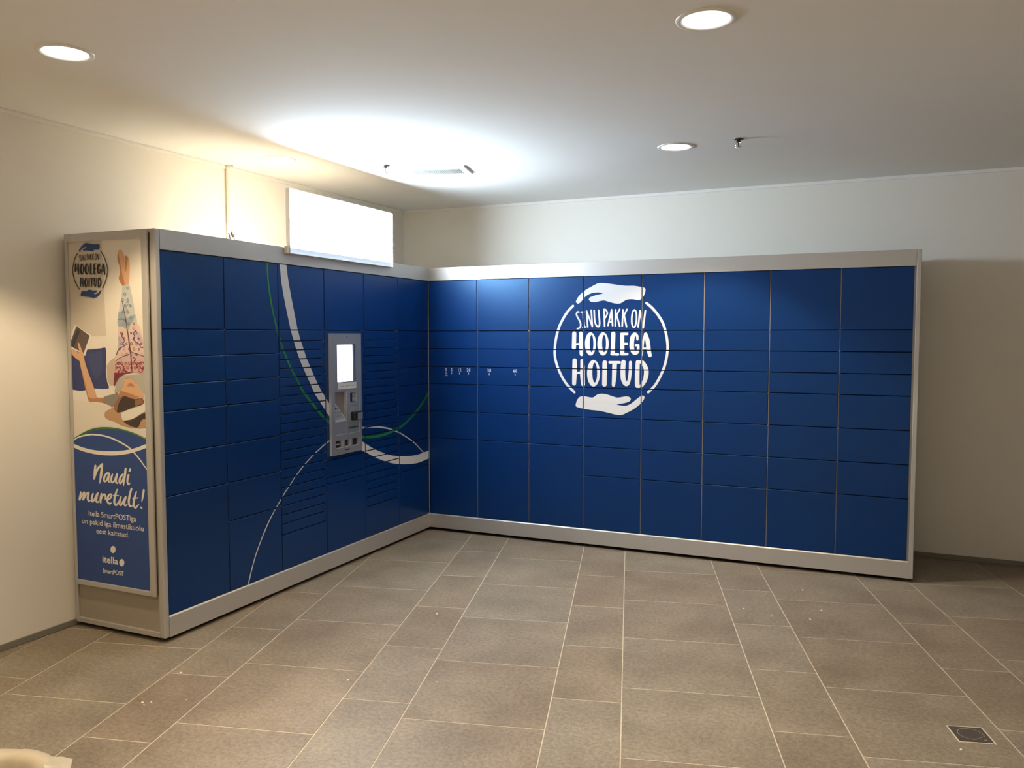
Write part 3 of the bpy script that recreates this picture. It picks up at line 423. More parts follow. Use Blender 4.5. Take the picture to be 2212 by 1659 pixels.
P_ART=[('shade',[(-640.7,2076.6),(-356.0,2072.9),(-345.6,1570.6),(-456.0,1569.3),(-644.8,1576.0)]),('duvet',[(-624.5,1289.1),(-522.4,1291.8),(-323.8,1298.8),(-295.4,1280.5),(-294.0,1197.2),(-366.7,1208.5),(-485.0,1225.6),(-627.2,1231.7)]),('throw',[(-348.0,1418.2),(-317.7,1446.3),(-283.1,1464.0),(-289.0,1318.7),(-328.0,1314.3),(-346.2,1345.2)]),('navy',[(-620.6,1481.8),(-609.8,1492.5),(-487.9,1500.5),(-383.4,1508.1),(-351.5,1510.1),(-348.6,1463.3),(-354.2,1386.8),(-346.8,1331.3),(-338.4,1298.4),(-446.9,1297.3),(-629.6,1288.9)]),('navyl',[(-483.9,1475.9),(-384.0,1494.2),(-371.5,1442.2),(-388.9,1379.2),(-430.0,1343.4),(-458.0,1384.9)]),('white',[(-575.3,1630.6),(-452.2,1574.1),(-504.4,1466.9),(-559.0,1489.4),(-621.8,1510.2),(-619.6,1556.4)]),('slate',[(-562.9,1623.5),(-464.7,1572.4),(-513.8,1482.7),(-548.6,1493.0),(-611.2,1517.4),(-612.9,1536.9)]),('ink',[(-558.7,1605.9),(-536.3,1597.0),(-588.5,1510.4),(-611.1,1519.2)]),('skin',[(-622.0,1506.7),(-588.9,1503.3),(-556.7,1484.1),(-546.4,1485.9),(-557.2,1528.3),(-554.2,1537.1),(-544.3,1531.8),(-525.9,1493.2),(-514.1,1475.6),(-510.3,1447.5),(-501.5,1419.4),(-483.3,1377.4),(-460.3,1332.1),(-437.5,1283.5),(-421.6,1250.6),(-374.6,1252.0),(-375.8,1224.0),(-435.0,1227.3),(-487.5,1227.3),(-498.7,1257.0),(-511.9,1299.1),(-524.9,1348.4),(-540.0,1404.7),(-548.5,1440.0),(-570.9,1450.3),(-595.6,1467.8),(-622.8,1488.9)]),('tan',[(-498.7,1257.0),(-464.2,1244.0),(-424.1,1248.7),(-374.7,1250.2),(-375.8,1224.0),(-435.0,1227.3),(-487.5,1227.3)]),('tan',[(-539.7,1411.8),(-519.5,1355.6),(-502.2,1292.3),(-489.0,1250.3),(-498.7,1257.0),(-511.9,1299.1),(-524.9,1348.4)]),('paleblue',[(-219.1,1828.4),(-204.6,1836.9),(-174.5,1837.4),(-158.4,1799.1),(-143.3,1735.6),(-134.8,1684.8),(-126.7,1621.5),(-256.0,1622.1),(-252.1,1673.3),(-234.7,1749.8),(-222.0,1800.5)]),('skin',[(-247.7,1958.9),(-244.4,1996.8),(-226.1,2008.7),(-210.6,1997.9),(-199.2,1972.2),(-197.0,1939.3),(-195.1,1896.2),(-184.4,1855.4),(-174.6,1836.2),(-217.4,1827.9),(-241.0,1859.5),(-236.6,1879.7),(-230.4,1902.4),(-234.7,1927.9)]),('tan',[(-247.7,1958.9),(-242.7,1994.2),(-234.7,1971.1),(-227.4,1932.8),(-218.3,1891.9),(-201.1,1835.6),(-217.4,1827.9),(-241.0,1859.5),(-236.6,1879.7),(-230.4,1902.4),(-234.7,1927.9)]),('skin',[(-195.8,1969.6),(-184.8,1979.2),(-171.2,1966.1),(-164.8,1950.7),(-164.6,1910.4),(-171.1,1836.1),(-184.4,1855.4),(-193.4,1896.2),(-195.2,1939.2)]),('tan',[(-194.1,1967.0),(-184.8,1978.0),(-173.0,1964.9),(-177.5,1941.1),(-187.9,1901.0),(-193.4,1896.2),(-195.2,1939.2)]),('bluegrey',[(-250.5,1693.2),(-214.7,1692.7),(-199.5,1652.2),(-185.2,1587.6),(-255.4,1617.5),(-255.6,1660.8)]),('bluegrey',[(-199.4,1654.9),(-170.8,1670.8),(-129.6,1681.1),(-149.4,1646.5),(-172.6,1622.5),(-184.7,1601.1)]),('pink',[(-255.4,1618.9),(-228.9,1620.1),(-199.4,1606.5),(-187.2,1584.9),(-172.6,1622.5),(-142.1,1643.8),(-106.1,1622.2),(-92.8,1584.8),(-76.5,1531.5),(-72.2,1448.8),(-281.7,1439.4),(-270.2,1487.2),(-258.9,1530.8)]),('lilac',[(-257.2,1574.2),(-220.1,1557.9),(-233.0,1517.3),(-260.1,1500.9)]),('lilac',[(-129.0,1600.9),(-107.5,1584.8),(-76.5,1531.5),(-109.3,1536.7),(-126.7,1563.4)]),('mauve',[(-176.7,1517.6),(-162.9,1490.8),(-75.1,1470.1),(-74.2,1446.1),(-279.8,1438.1),(-275.5,1449.0),(-185.7,1479.8)]),('rose',[(-281.6,1440.8),(-224.8,1440.1),(-179.6,1443.4),(-127.5,1446.8),(-71.5,1450.1),(-73.1,1376.5),(-129.8,1386.2),(-174.4,1385.4),(-227.4,1373.6),(-266.2,1351.0),(-290.4,1317.6),(-300.0,1317.4),(-293.6,1380.5)]),('crimson',[(-293.5,1383.2),(-264.9,1383.8),(-215.7,1384.7),(-181.8,1388.0),(-159.4,1388.4),(-174.5,1384.1),(-227.4,1373.6),(-266.2,1351.0),(-290.4,1317.6),(-300.0,1317.4)]),('grey',[(-69.2,1381.0),(-176.9,1374.5),(-229.4,1368.4),(-263.7,1350.4),(-281.5,1325.8),(-292.4,1294.4),(-290.7,1277.1),(-261.2,1291.8),(-236.4,1313.1),(-223.9,1327.2),(-223.1,1347.9),(-196.5,1358.7),(-159.1,1349.3),(-131.6,1329.4),(-104.9,1296.0),(-73.0,1278.2)]),('greyd',[(-380.8,1223.8),(-374.6,1252.0),(-354.6,1261.3),(-295.7,1273.5),(-276.1,1281.0),(-257.7,1260.8),(-283.0,1228.8),(-313.1,1203.4),(-332.2,1213.2)]),('blond',[(-371.7,1154.9),(-368.1,1176.0),(-330.2,1194.4),(-301.0,1201.1),(-283.5,1181.0),(-252.5,1172.8),(-245.7,1148.7),(-238.3,1136.8),(-213.0,1122.0),(-164.9,1103.6),(-218.7,1108.6),(-267.7,1117.7),(-301.2,1131.3),(-337.9,1137.4),(-358.8,1144.1)]),('brownl',[(-303.8,1197.2),(-294.7,1225.8),(-270.3,1249.1),(-233.2,1265.2),(-198.5,1229.0),(-265.5,1174.2),(-291.3,1182.6)]),('skin',[(-225.3,1334.5),(-222.2,1347.6),(-209.1,1353.5),(-188.4,1356.7),(-170.6,1354.3),(-158.0,1349.0),(-143.3,1334.5),(-128.7,1318.3),(-114.2,1300.2),(-99.6,1284.0),(-92.5,1273.1),(-95.6,1256.4),(-131.1,1255.3),(-166.8,1252.4),(-197.4,1257.0),(-225.5,1263.6),(-249.0,1261.0),(-267.0,1264.2),(-261.2,1279.4),(-252.8,1294.6),(-231.4,1310.1)]),('tan',[(-267.0,1264.2),(-261.2,1279.4),(-247.8,1291.0),(-222.1,1284.2),(-181.2,1277.9),(-145.8,1267.8),(-120.6,1264.9),(-146.4,1253.9),(-197.4,1257.0),(-225.5,1263.6),(-249.0,1261.0)]),('tan',[(-205.5,1314.5),(-189.4,1331.6),(-161.3,1328.6),(-149.3,1310.3),(-174.6,1315.3)]),('brown',[(-281.0,1177.4),(-277.5,1198.2),(-266.0,1226.8),(-244.1,1253.7),(-225.5,1265.5),(-197.4,1258.9),(-166.8,1252.4),(-146.6,1249.3),(-110.8,1256.0),(-93.3,1251.0),(-89.1,1229.0),(-147.9,1214.0),(-199.8,1197.3),(-246.9,1182.4)]),('brownl',[(-151.9,1243.6),(-110.8,1255.0),(-93.4,1249.1),(-90.3,1230.8),(-147.8,1215.9)]),('brown',[(-238.3,1136.8),(-189.1,1141.7),(-150.2,1154.5),(-103.6,1176.8),(-65.7,1181.9),(-66.8,1151.5),(-104.7,1149.0),(-120.7,1126.0),(-136.7,1106.7),(-164.8,1107.3),(-202.9,1116.8),(-223.3,1125.3)]),('blond',[(-133.0,1103.2),(-112.6,1139.4),(-97.0,1151.1),(-66.8,1150.5),(-68.3,1110.8)]),('white',[(-252.4,1174.7),(-212.9,1191.2),(-161.0,1204.3),(-101.9,1223.0),(-83.8,1236.5),(-63.4,1244.6),(-64.9,1204.0),(-111.2,1176.5),(-163.0,1152.1),(-201.9,1142.1),(-238.3,1137.8),(-248.1,1152.4)])]
P_ARC_G=([(-621.6,1020.7),(-612.4,1024.3),(-566.5,1047.0),(-498.7,1075.3),(-432.3,1092.3),(-367.1,1098.4),(-303.1,1098.2),(-240.0,1092.0),(-157.4,1076.3),(-64.3,1048.6)],[(-622.2,1008.1),(-606.1,1015.2),(-544.5,1041.9),(-499.3,1062.8),(-432.7,1081.5),(-367.6,1088.2),(-303.4,1090.0),(-240.3,1084.4),(-157.7,1067.3),(-64.6,1040.5)])
P_BLUE_TOP=[(-622.2,1008.1),(-606.1,1015.2),(-544.5,1041.9),(-499.3,1062.8),(-432.7,1081.5),(-367.6,1088.2),(-303.4,1090.0),(-240.3,1084.4),(-157.7,1067.3),(-64.6,1040.5)]
P_BAND=([(-622.4,1003.3),(-613.5,1000.6),(-547.1,983.8),(-459.3,973.2),(-372.5,972.0),(-286.8,977.5),(-202.2,989.3),(-139.5,1005.0),(-65.0,1030.0)],[(-623.4,982.8),(-614.5,980.1),(-548.1,963.4),(-460.2,952.3),(-373.4,950.3),(-287.7,955.4),(-203.1,968.7),(-140.2,985.3),(-65.8,1009.1)])
P_ARC_W=[(-615.2,1013.2,4.4),(-608.3,1016.7,5.7),(-567.1,1036.1,6.9),(-499.8,1051.0,8.1),(-455.7,1055.0,8.1),(-390.6,1053.3,8.0),(-326.6,1043.6,8.6),(-263.7,1025.5,8.6),(-201.8,1001.5,7.9),(-161.3,973.5,7.3),(-121.4,939.7,6.6),(-66.3,883.2,5.4)]
P_LEGS=[('plum',[(-220.0,1749.3,2.1),(-213.7,1719.6,3.2),(-200.8,1665.7,4.3),(-193.2,1622.6,3.8),(-185.5,1579.5,4.8),(-178.3,1525.7,6.5),(-170.8,1477.2,5.9),(-167.4,1423.3,4.9),(-164.9,1391.0,3.8)]),('plum',[(-170.2,1493.4,2.4),(-155.5,1488.1,2.4),(-126.1,1481.7,2.4),(-104.3,1475.2,2.4),(-78.8,1470.1,2.4)]),('plum',[(-185.7,1478.5,2.2),(-212.2,1471.4,2.2),(-242.8,1461.6,2.2),(-265.9,1451.9,2.2),(-279.7,1440.8,2.2)]),('violet',[(-129.0,1600.9,4.3),(-148.1,1584.9,4.3),(-137.6,1568.8,4.3),(-149.2,1555.4,4.3),(-127.6,1539.3,4.3),(-109.5,1531.4,4.3),(-99.1,1515.4,4.3),(-80.7,1515.5,4.3)]),('violet',[(-237.8,1585.0,3.8),(-223.0,1579.6,3.8),(-230.8,1571.5,3.8),(-212.9,1549.9,3.8),(-224.9,1530.9,3.8),(-210.2,1522.8,3.8),(-240.8,1511.9,3.8),(-260.3,1498.2,3.8),(-272.5,1476.3,3.8)]),('crimson',[(-156.5,1463.9,3.8),(-134.6,1453.4,3.8),(-149.9,1442.4,3.8),(-128.1,1429.3,3.8),(-98.2,1440.4,3.8),(-80.1,1435.3,3.7)]),('crimson',[(-128.2,1426.6,3.8),(-136.4,1407.6,3.8),(-113.7,1421.4,3.8),(-95.8,1405.6,3.8),(-80.8,1416.6,3.8),(-100.1,1389.4,3.8),(-118.4,1394.5,3.8)]),('crimson',[(-282.4,1421.7,3.0),(-259.0,1435.6,3.0),(-236.7,1425.0,3.0),(-222.0,1414.4,3.0),(-230.1,1400.7,3.0),(-211.2,1403.7,3.0)]),('crimson',[(-283.4,1397.1,2.7),(-271.4,1410.9,2.7),(-252.4,1409.9,2.7),(-245.4,1397.7,2.7),(-264.6,1391.9,2.7)]),('crimson',[(-226.6,1395.3,3.3),(-196.7,1390.4,3.3)]),('bluegrey',[(-194.1,1740.8,2.1),(-181.0,1743.3,2.1),(-177.7,1732.5,2.1),(-194.7,1724.7,2.1),(-197.1,1711.3,2.1),(-184.2,1707.1,2.1),(-196.0,1692.5,2.1),(-185.2,1681.7,2.1)]),('teal',[(-250.1,1655.3,2.7),(-231.1,1659.2,2.7),(-208.8,1652.3,2.7),(-198.1,1638.8,2.7)])]

# ------------------------------------------------------------------ the room
XL, XR, YF, YB, ZC = -0.67, 7.2, -9.0, 0.715, 2.691
def struct(name, mb, parent=None):
    o = mb.build(name, parent)
    if parent is None: o['kind'] = 'structure'
    return o

mb = MB(); mb.box((XL - .1, YF - .1, -.12), (XR + .1, YB + .1, -.0012), M['grout']); floor = struct('floor', mb)
mb = MB(); mb.box((XL - .1, YF - .1, ZC), (XR + .1, YB + .1, ZC + .12), M['ceiling']); struct('ceiling', mb)
mb = MB(); mb.box((XL - .12, YF, -.001), (XL, YB, ZC), M['wall']); struct('wall_left', mb)
mb = MB(); mb.box((XL - .12, YB, -.001), (XR + .12, YB + .12, ZC), M['wall']); struct('wall_back', mb)
mb = MB(); mb.box((XR, YF, -.001), (XR + .12, YB, ZC), M['wall']); struct('wall_right', mb)
mb = MB(); mb.box((XL - .12, YF - .12, -.001), (XR + .12, YF, ZC), M['wall']); struct('wall_front', mb)
mb = MB(); mb.box((XL, YF, .0), (XL + .009, YB, .033), M['base'], .002); struct('baseboard_left', mb)
mb = MB(); mb.box((XL + .009, YB - .009, .0), (XR, YB, .035), M['base'], .002); struct('baseboard_back', mb)
# small cove bead where wall and ceiling meet
mb = MB(); mb.box((XL, YF, ZC - .022), (XL + .012, YB, ZC), M['ceiling'], .003); struct('trim_1', mb)
mb = MB(); mb.box((XL + .012, YB - .012, ZC - .024), (XR, YB, ZC), M['ceiling'], .003); struct('trim_2', mb)

# floor tiles: long rows, alternately wide and narrow, laid askew to the walls
def tile_corner(x0, c):
    x = (x0 - .2875 * c) / (1 + .2875 * .256)
    return (x, c + .256 * x)
ROW_C = {('w', 0): -.935, ('n', 1): -1.250, ('w', 1): -1.405, ('n', 2): -1.080, ('w', 2): -.920, ('n', 0): -1.095, ('w', -1): -.762, ('n', -1): -.622,
         ('w', -2): -.325, ('n', -2): -1.137, ('w', -3): -.837, ('n', -3): -.040}
PITCH, GAP = .6365, .0024
def add_tiles():
    keep = (XL + .010, XR - .001, YF + .001, YB - .010)
    for kk in range(-7, 9):
        for kind in 'nw':
            xa = 1.32 + .935 * kk + (.314 if kind == 'w' else 0)
            xb = xa + (.621 if kind == 'w' else .314)
            c0 = ROW_C.get((kind, kk), -random.random() * .63)
            for j in range(-20, 21):
                ca, cb = c0 + PITCH * j, c0 + PITCH * (j + 1)
                g = GAP
                P = [tile_corner(xa + g, ca + g), tile_corner(xb - g, ca + g), tile_corner(xb - g, cb - g), tile_corner(xa + g, cb - g)]
                P = clip(P, *keep)
                if len(P) < 3 or abs(area(P)) < 4e-4: continue
                # nothing of the floor is seen behind the camera or beyond the right hand side
                cx, cy = sum(p[0] for p in P) / len(P), sum(p[1] for p in P) / len(P)
                if (Vector((cx, cy, 0)) - cam.location).dot(fwd) < .6 and cy < -5.2: continue
                if cx > 5.6: continue
                q = MB()
                e = .0012
                n = len(P)
                inn = [(p[0] + (cx - p[0]) * .006, p[1] + (cy - p[1]) * .006) for p in P]
                q.face([(x, y, 0.0) for x, y in inn], M['tile'])
                for i in range(n):
                    a, b = i, (i + 1) % n
                    q.face([(*P[a], -e), (*P[b], -e), (*inn[b], 0), (*inn[a], 0)], M['tile'])
                q.build('floor_tile', floor, origin=(cx, cy, 0))
add_tiles()

# ------------------------------------------------------------------ recessed downlights
LD, LW = Vector((-.551, 1.92, 0)), Vector((2.378, .695, 0))
def make_downlight(x, y, label, power=DOWN_POWER, col=DOWN_COL):
    t = thing('downlight', label, 'ceiling light', (x, y, ZC), 'recessed ceiling downlights')
    q = MB(); q.lathe([(.083, -.0012), (.088, -.005), (.099, -.006), (.106, -.003), (.107, 0)], M['white'], (x, y, ZC), 40, caps=False); q.build('trim_ring', t)
    q = MB(); q.lathe([(0.0001, -.0022), (.05, -.0022), (.084, -.0012)], M['lens'], (x, y, ZC), 40, caps=False)
    q.f = [f[::-1] for f in q.f]; q.build('lens', t)
    ld = bpy.data.lights.new('downlight_lamp', 'SPOT')
    ld.energy = power; ld.color = col; ld.spot_size = DOWN_CONE; ld.spot_blend = .30; ld.shadow_soft_size = .05
    lo = bpy.data.objects.new('downlight_lamp', ld); C.objects.link(lo)
    lo.parent = t; lo.location = (0, 0, -.012)
    return t
make_downlight(.335, -3.43, 'round lit downlight at the upper left, over the poster cabinet end', DOWN_POWER, (1.0, .78, .49))
make_downlight(2.713, -2.735, 'large round lit downlight at the top edge of the picture')
make_downlight(2.162, -.815, 'round lit downlight beside the sprinkler, before the right locker bank')
make_downlight(-.216, -1.51, 'round lit downlight above the left locker roof, beside the wall pipe', 300.0)
make_downlight(3.264, -4.655, 'round lit downlight overhead of the camera, outside the picture')
make_downlight(3.815, -6.575, 'added unseen downlight behind the camera, for bounce light', 280.0)  # extra fill lamp, added so the floor throws light up to the ceiling
make_downlight(1.437, -7.27, 'added unseen downlight far behind the camera near the left wall, for bounce light', 280.0)  # second added fill lamp, brightens ceiling and walls by bounce

make_downlight(.886, -5.35, 'round lit downlight over the waste bin, outside the picture')

# ------------------------------------------------------------------ locker banks
ROWS8 = [2.004, 1.606, 1.466, 1.325, 1.187, .969, .751, .534, .136]
ROWS7 = [2.004, 1.606, 1.466, 1.325, 1.187, .969, .751, .136]
XS = [2.004, 1.606, 1.539] + [1.539 - .05585 * i for i in range(1, 21)] + [.355, .136]
ZP, ZT = .025, 2.107
LY = lambda n: -(.0105 + .4461 * (6 - n))       # left bank column bounds n = 0 (outer) .. 6 (corner)
RX = lambda n: -.0063 + .438 * n                # right bank column bounds n = 0 (corner) .. 8 (outer)
door_mesh = {}
def panel_mesh(w, h, fr):
    q = MB()
    c = .0016; D = -.018
    a, b = w / 2, h / 2
    v = [fr(-a, -b, D), fr(a, -b, D), fr(a, b, D), fr(-a, b, D), fr(-a, -b, -c), fr(a, -b, -c), fr(a, b, -c), fr(-a, b, -c),
         fr(-a + c, -b + c, 0), fr(a - c, -b + c, 0), fr(a - c, b - c, 0), fr(-a + c, b - c, 0)]
    f = [(8, 9, 10, 11), (3, 2, 1, 0)]
    for i in range(4):
        j = (i + 1) % 4
        f += [(i, j, 4 + j, 4 + i), (4 + i, 4 + j, 8 + j, 8 + i)]
    q.mesh(v, f, M['blue'])
    return q
doors = {'L': [], 'R': []}
def add_door(root, side, u0, u1, v0, v1, name='locker_door', g=.003):
    fr = FR[side]
    u0 += g; u1 -= g; v0 += g * .8; v1 -= g * .8
    w, h = round(u1 - u0, 4), round(v1 - v0, 4)
    org = fr((u0 + u1) / 2, (v0 + v1) / 2, 0)
    key = (side, w, h)
    if key not in door_mesh:
        q = panel_mesh(w, h, fr)
        q.v = [tuple(Vector(p) + Vector(org)) for p in q.v]
        o = q.build(name, root, origin=org)
        door_mesh[key] = o.data
    else:
        o = bpy.data.objects.new(name, door_mesh[key]); C.objects.link(o)
        o.parent = root; o.location = Vector(org) - WL[root]; WL[o] = Vector(org)
    doors[side].append((o, u0, u1, v0, v1))
    return o

def print_on(side, pieces, m, name, d=.0005):
    """flat print, cut at the door gaps: the share on each door is a child of that door"""
    for o, u0, u1, v0, v1 in doors[side]:
        c = .0014
        q = MB()
        for i, pc in enumerate(pieces):
            r = clip(pc, u0 + c, u1 - c, v0 + c, v1 - c)
            if len(r) >= 3 and abs(area(r)) > 2e-8: q.face([FR[side](x, y, d + (i % 41) * .000012) for x, y in r], m)
        if q.f: q.build(name, o)

left = thing('parcel_locker', 'left blue parcel locker bank with payment terminal and green and white stripes', 'locker', (-.3, -1.35, 0))
right = thing('parcel_locker', 'right blue parcel locker bank with round white hands emblem and number scale', 'locker', (1.75, .32, 0))
# carcasses, feet, roofs
q = MB(); q.box((-.640, -2.698, ZP + .004), (-.0225, -.010, 2.088), M['carcass']); q.build('carcass', left)
q = MB(); q.box((-.640, .0225, ZP + .004), (3.496, .640, 2.088), M['carcass']); q.build('carcass', right)
q = MB(); q.box((-.640, -2.62, 0.0), (-.10, -.010, ZP + .004), M['rubber']); q.build('base', left)
q = MB(); q.box((-.62, .10, 0.0), (3.43, .62, ZP + .004), M['rubber']); q.build('base', right)
q = MB(); q.box((-.644, -2.70, 2.088), (-.020, -.0065, 2.098), M['steel']); q.build('roof_sheet', left)
q = MB(); q.box((-.644, -.0055, 2.088), (3.50, .644, 2.098), M['steel']); q.build('roof_sheet', right)
# crown and plinth bands, standing a little proud of the doors
q = MB(); q.box((-.020, -2.680, 2.0045), (.006, -.0065, ZT), M['metal'], .0015); q.build('crown', left)
q = MB(); q.box((-.019, -.006, 2.0045), (3.4965, .020, ZT), M['metal'], .0015); q.build('crown', right)
def plinth(fr, u0, u1, root):
    q = MB()
    prof = [(-.020, ZP), (.006, ZP), (.006, .1285), (.0005, .1355), (-.020, .1355)]
    n = len(prof)
    for s in range(n):
        a, c = prof[s], prof[(s + 1) % n]
        q.face([fr(u0, a[1], a[0]), fr(u1, a[1], a[0]), fr(u1, c[1], c[0]), fr(u0, c[1], c[0])], M['metal'])
    q.face([fr(u0, z, d) for d, z in prof][::-1], M['metal']); q.face([fr(u1, z, d) for d, z in prof], M['metal'])
    q.build('plinth', root)
plinth(FR['L'], -2.680, -.0065, left)
plinth(FR['R'], -.019, 3.4965, right)
# mullions between the columns (set back behind the gaps) and hinge pins at the junctions
pins = {'L': MB(), 'R': MB()}
for side, root, B, n, rows in (('L', left, LY, 6, None), ('R', right, RX, 8, None)):
    for i in range(1, n):
        q = MB(); u = B(i)
        fbox(q, FR[side], u - .012, u + .012, .136, 2.004, -.0225, -.0185, M['mullion']); fbox(q, FR[side], u - .0026, u + .0026, .136, 2.004, -.0185, -.0065, M['mullion']); q.build('mullion', root)
        for v in ROWS8[1:-1]:
            fbox(pins[side], FR[side], u - .0024, u + .0024, v - .0024, v + .0024, -.0065, -.0015, M['pin'])
for side, root in (('L', left), ('R', right)):
    o = pins[side].build('hinge_pins', root); o['kind'] = 'stuff'
# end of the right bank: grey recess strip and outer panel
q = MB(); fbox(q, FR['R'], 3.4845, 3.4965, .136, 2.004, -.02, -.008, M['bezel']); q.build('recess_strip', right)
q = MB(); q.box((3.497, -.006, ZP), (3.524, .644, ZT), M['metal'], .003); q.build('end_panel', right)
# slim angle in the inner corner
q = MB(); q.box((.0008, -.0100, .136), (.0055, -.0070, 2.004), M['metal']); q.build('corner_angle', left)
# end of the left bank: corner post, wall side post, rails and a set back infill
q = MB(); q.box((-.031, -2.712, ZP), (.006, -2.6805, ZT), M['metal'], .006); q.build('corner_post', left)
q = MB(); q.box((-.646, -2.712, ZP), (-.627, -2.690, ZT), M['metal'], .003); q.build('wall_post', left)
q = MB(); q.box((-.6265, -2.710, ZP), (-.0315, -2.690, .052), M['metal'], .002); q.build('bottom_rail', left)
q = MB(); q.box((-.6265, -2.710, 2.085), (-.0315, -2.690, ZT), M['metal'], .002); q.build('top_rail', left)
q = MB(); q.box((-.6265, -2.702, .052), (-.0315, -2.6985, 2.085), M['infill']); q.build('end_infill', left)

# doors
for i in range(6):
    rows = {0: ROWS7, 1: ROWS8, 2: XS, 3: None, 4: XS, 5: ROWS8}[i]
    a, b = LY(i), LY(i + 1)
    if i == 0: a = -2.6795
    if rows:
        for j in range(len(rows) - 1): add_door(left, 'L', a, b, rows[j + 1], rows[j])
    else:
        add_door(left, 'L', a, b, 1.606, 2.004)
        add_door(left, 'L', a, b, .748, 1.606, 'terminal_panel')
        for v1, v0 in ((.748, .636), (.636, .590), (.590, .136)): add_door(left, 'L', a, b, v0, v1, 'service_panel')
for i in range(8):
    rows = ROWS7 if i < 3 else ROWS8
    a, b = RX(i), RX(i + 1)
    if i == 0: a = .004
    if i == 7: b = 3.4865
    for j in range(len(rows) - 1): add_door(right, 'R', a, b, rows[j + 1], rows[j])

# printed film on the doors
pos = 0
for cnt in (1, 3, 3, 1, 2, 3, 3, 3, 1, 3, 3, 2, 4, 2, 3, 3, 1, 2, 1, 3, 1, 1):     # strokes per letter, the two arcs last
    em = []
    for s in EMB_STROKES[pos:pos + cnt]: em += stroke(s, 1.05)
    pos += cnt
    print_on('R', em, M['vinyl'], 'printed_letter' if pos <= len(EMB_STROKES) - 2 else 'printed_arc')
for o_, i_ in EMB_RINGS: print_on('R', ring(o_, i_), M['vinyl'], 'printed_letter')
for pl in EMB_POLYS: print_on('R', blob(pl), M['vinyl'], 'printed_hand')
for t_, u, v in RULER:
    for dgt, off in zip(t_, ((0,) if len(t_) == 1 else (-.0088, .0088))):
        print_on('R', text_pieces(dgt, u * .001 + off, None, v * .001 - .012, .024, bold=.022, sx=.92, center=True), M['vinyl'], 'printed_numeral')
    print_on('R', [ccw([(u * .001 - .0028, v * .001 - .037), (u * .001 + .0028, v * .001 - .037), (u * .001 + .0028, v * .001 - .021), (u * .001 - .0028, v * .001 - .021)])], M['vinyl'], 'printed_tick')
print_on('R', text_pieces('cm', RULER_CM[0] * .001, None, RULER_CM[1] * .001 - .005, .010, bold=.02, center=True), M['vinyl'], 'printed_unit')
for s in THIN: print_on('L', stroke(s), M['vinyl'], 'thin_white_stripe', .0004)
for s in GREEN: print_on('L', stroke(s), M['green'], 'green_stripe', .0007)
for a, b in SWOOSH: print_on('L', strip(a, b), M['vinyl'], 'white_stripe', .0010)

# ------------------------------------------------------------------ payment terminal, built into the left bank
fr = FR['L']
term = MB()
U0, U1, V0, V1 = -1.312, -.968, .776, 1.586
H_SCR = (-1.245, -1.036, 1.257, 1.514)
H_BAY = (-1.274, -1.152, .996, 1.195)
H_SLOT = (-1.1035, -1.027, 1.119, 1.183)
H_SQ = [(-1.270, -1.194, .822, .871), (-1.171, -1.111, .824, .870), (-1.0835, -1.009, .8205, .8695)]
plate(term, fr, U0, U1, V0, V1, .0012, .020, M['bezel'], [H_SCR, H_BAY, H_SLOT, *H_SQ], M['bezelw'])
terminal = term.build('payment_terminal', left)
tag(terminal, 'silver payment terminal with lit screen')
def sub(name, q): return q.build(name, terminal)
q = MB()
plate(q, fr, H_SCR[0] - .004, H_SCR[1] + .004, H_SCR[2] - .004, H_SCR[3] + .004, .0010, .0018, M['darkblue'])
fbox(q, fr, H_SCR[1] - .014, H_SCR[1], H_SCR[2], H_SCR[3], .0018, .0185, M['darkblue'])
fbox(q, fr, H_SCR[0], H_SCR[1] - .014, H_SCR[3] - .003, H_SCR[3], .0018, .0185, M['darkblue'])
fbox(q, fr, H_SCR[0], H_SCR[1] - .014, H_SCR[2], H_SCR[2] + .004, .0018, .0150, M['darkblue']); sub('screen_recess', q)
q = MB(); fbox(q, fr, H_SCR[0] + .001, H_SCR[1] - .015, H_SCR[2] + .004, H_SCR[3] - .003, .0020, .0060, M['screen']); sub('screen', q)
q = MB(); fbox(q, fr, -1.238, -1.031, 1.213, 1.255, .0200, .0206, M['white'])
for i in range(17):          # a line of print too small to read
    a = -1.226 + i * .0108
    if i in (5, 11): continue
    fbox(q, fr, a, a + .0082, 1.2300, 1.2345, .0206, .0208, M['inkgrey'])
sub('instruction_label', q)
q = MB(); cy, cz = -1.1385, 1.561
for r, d0, d1, m_ in ((.006, .020, .0208, M['bezelw']), (.0042, .0208, .0212, M['black'])):
    ringp = [(cy + r * math.cos(2 * PI * t / 16), cz + 1.5 * r * math.sin(2 * PI * t / 16)) for t in range(16)]
    q.face([fr(a, b, d1) for a, b in ringp], m_)
    for t in range(16):
        a, b = ringp[t], ringp[(t + 1) % 16]
        q.face([fr(*a, d0), fr(*b, d0), fr(*b, d1), fr(*a, d1)], m_)
sub('camera_eye', q)
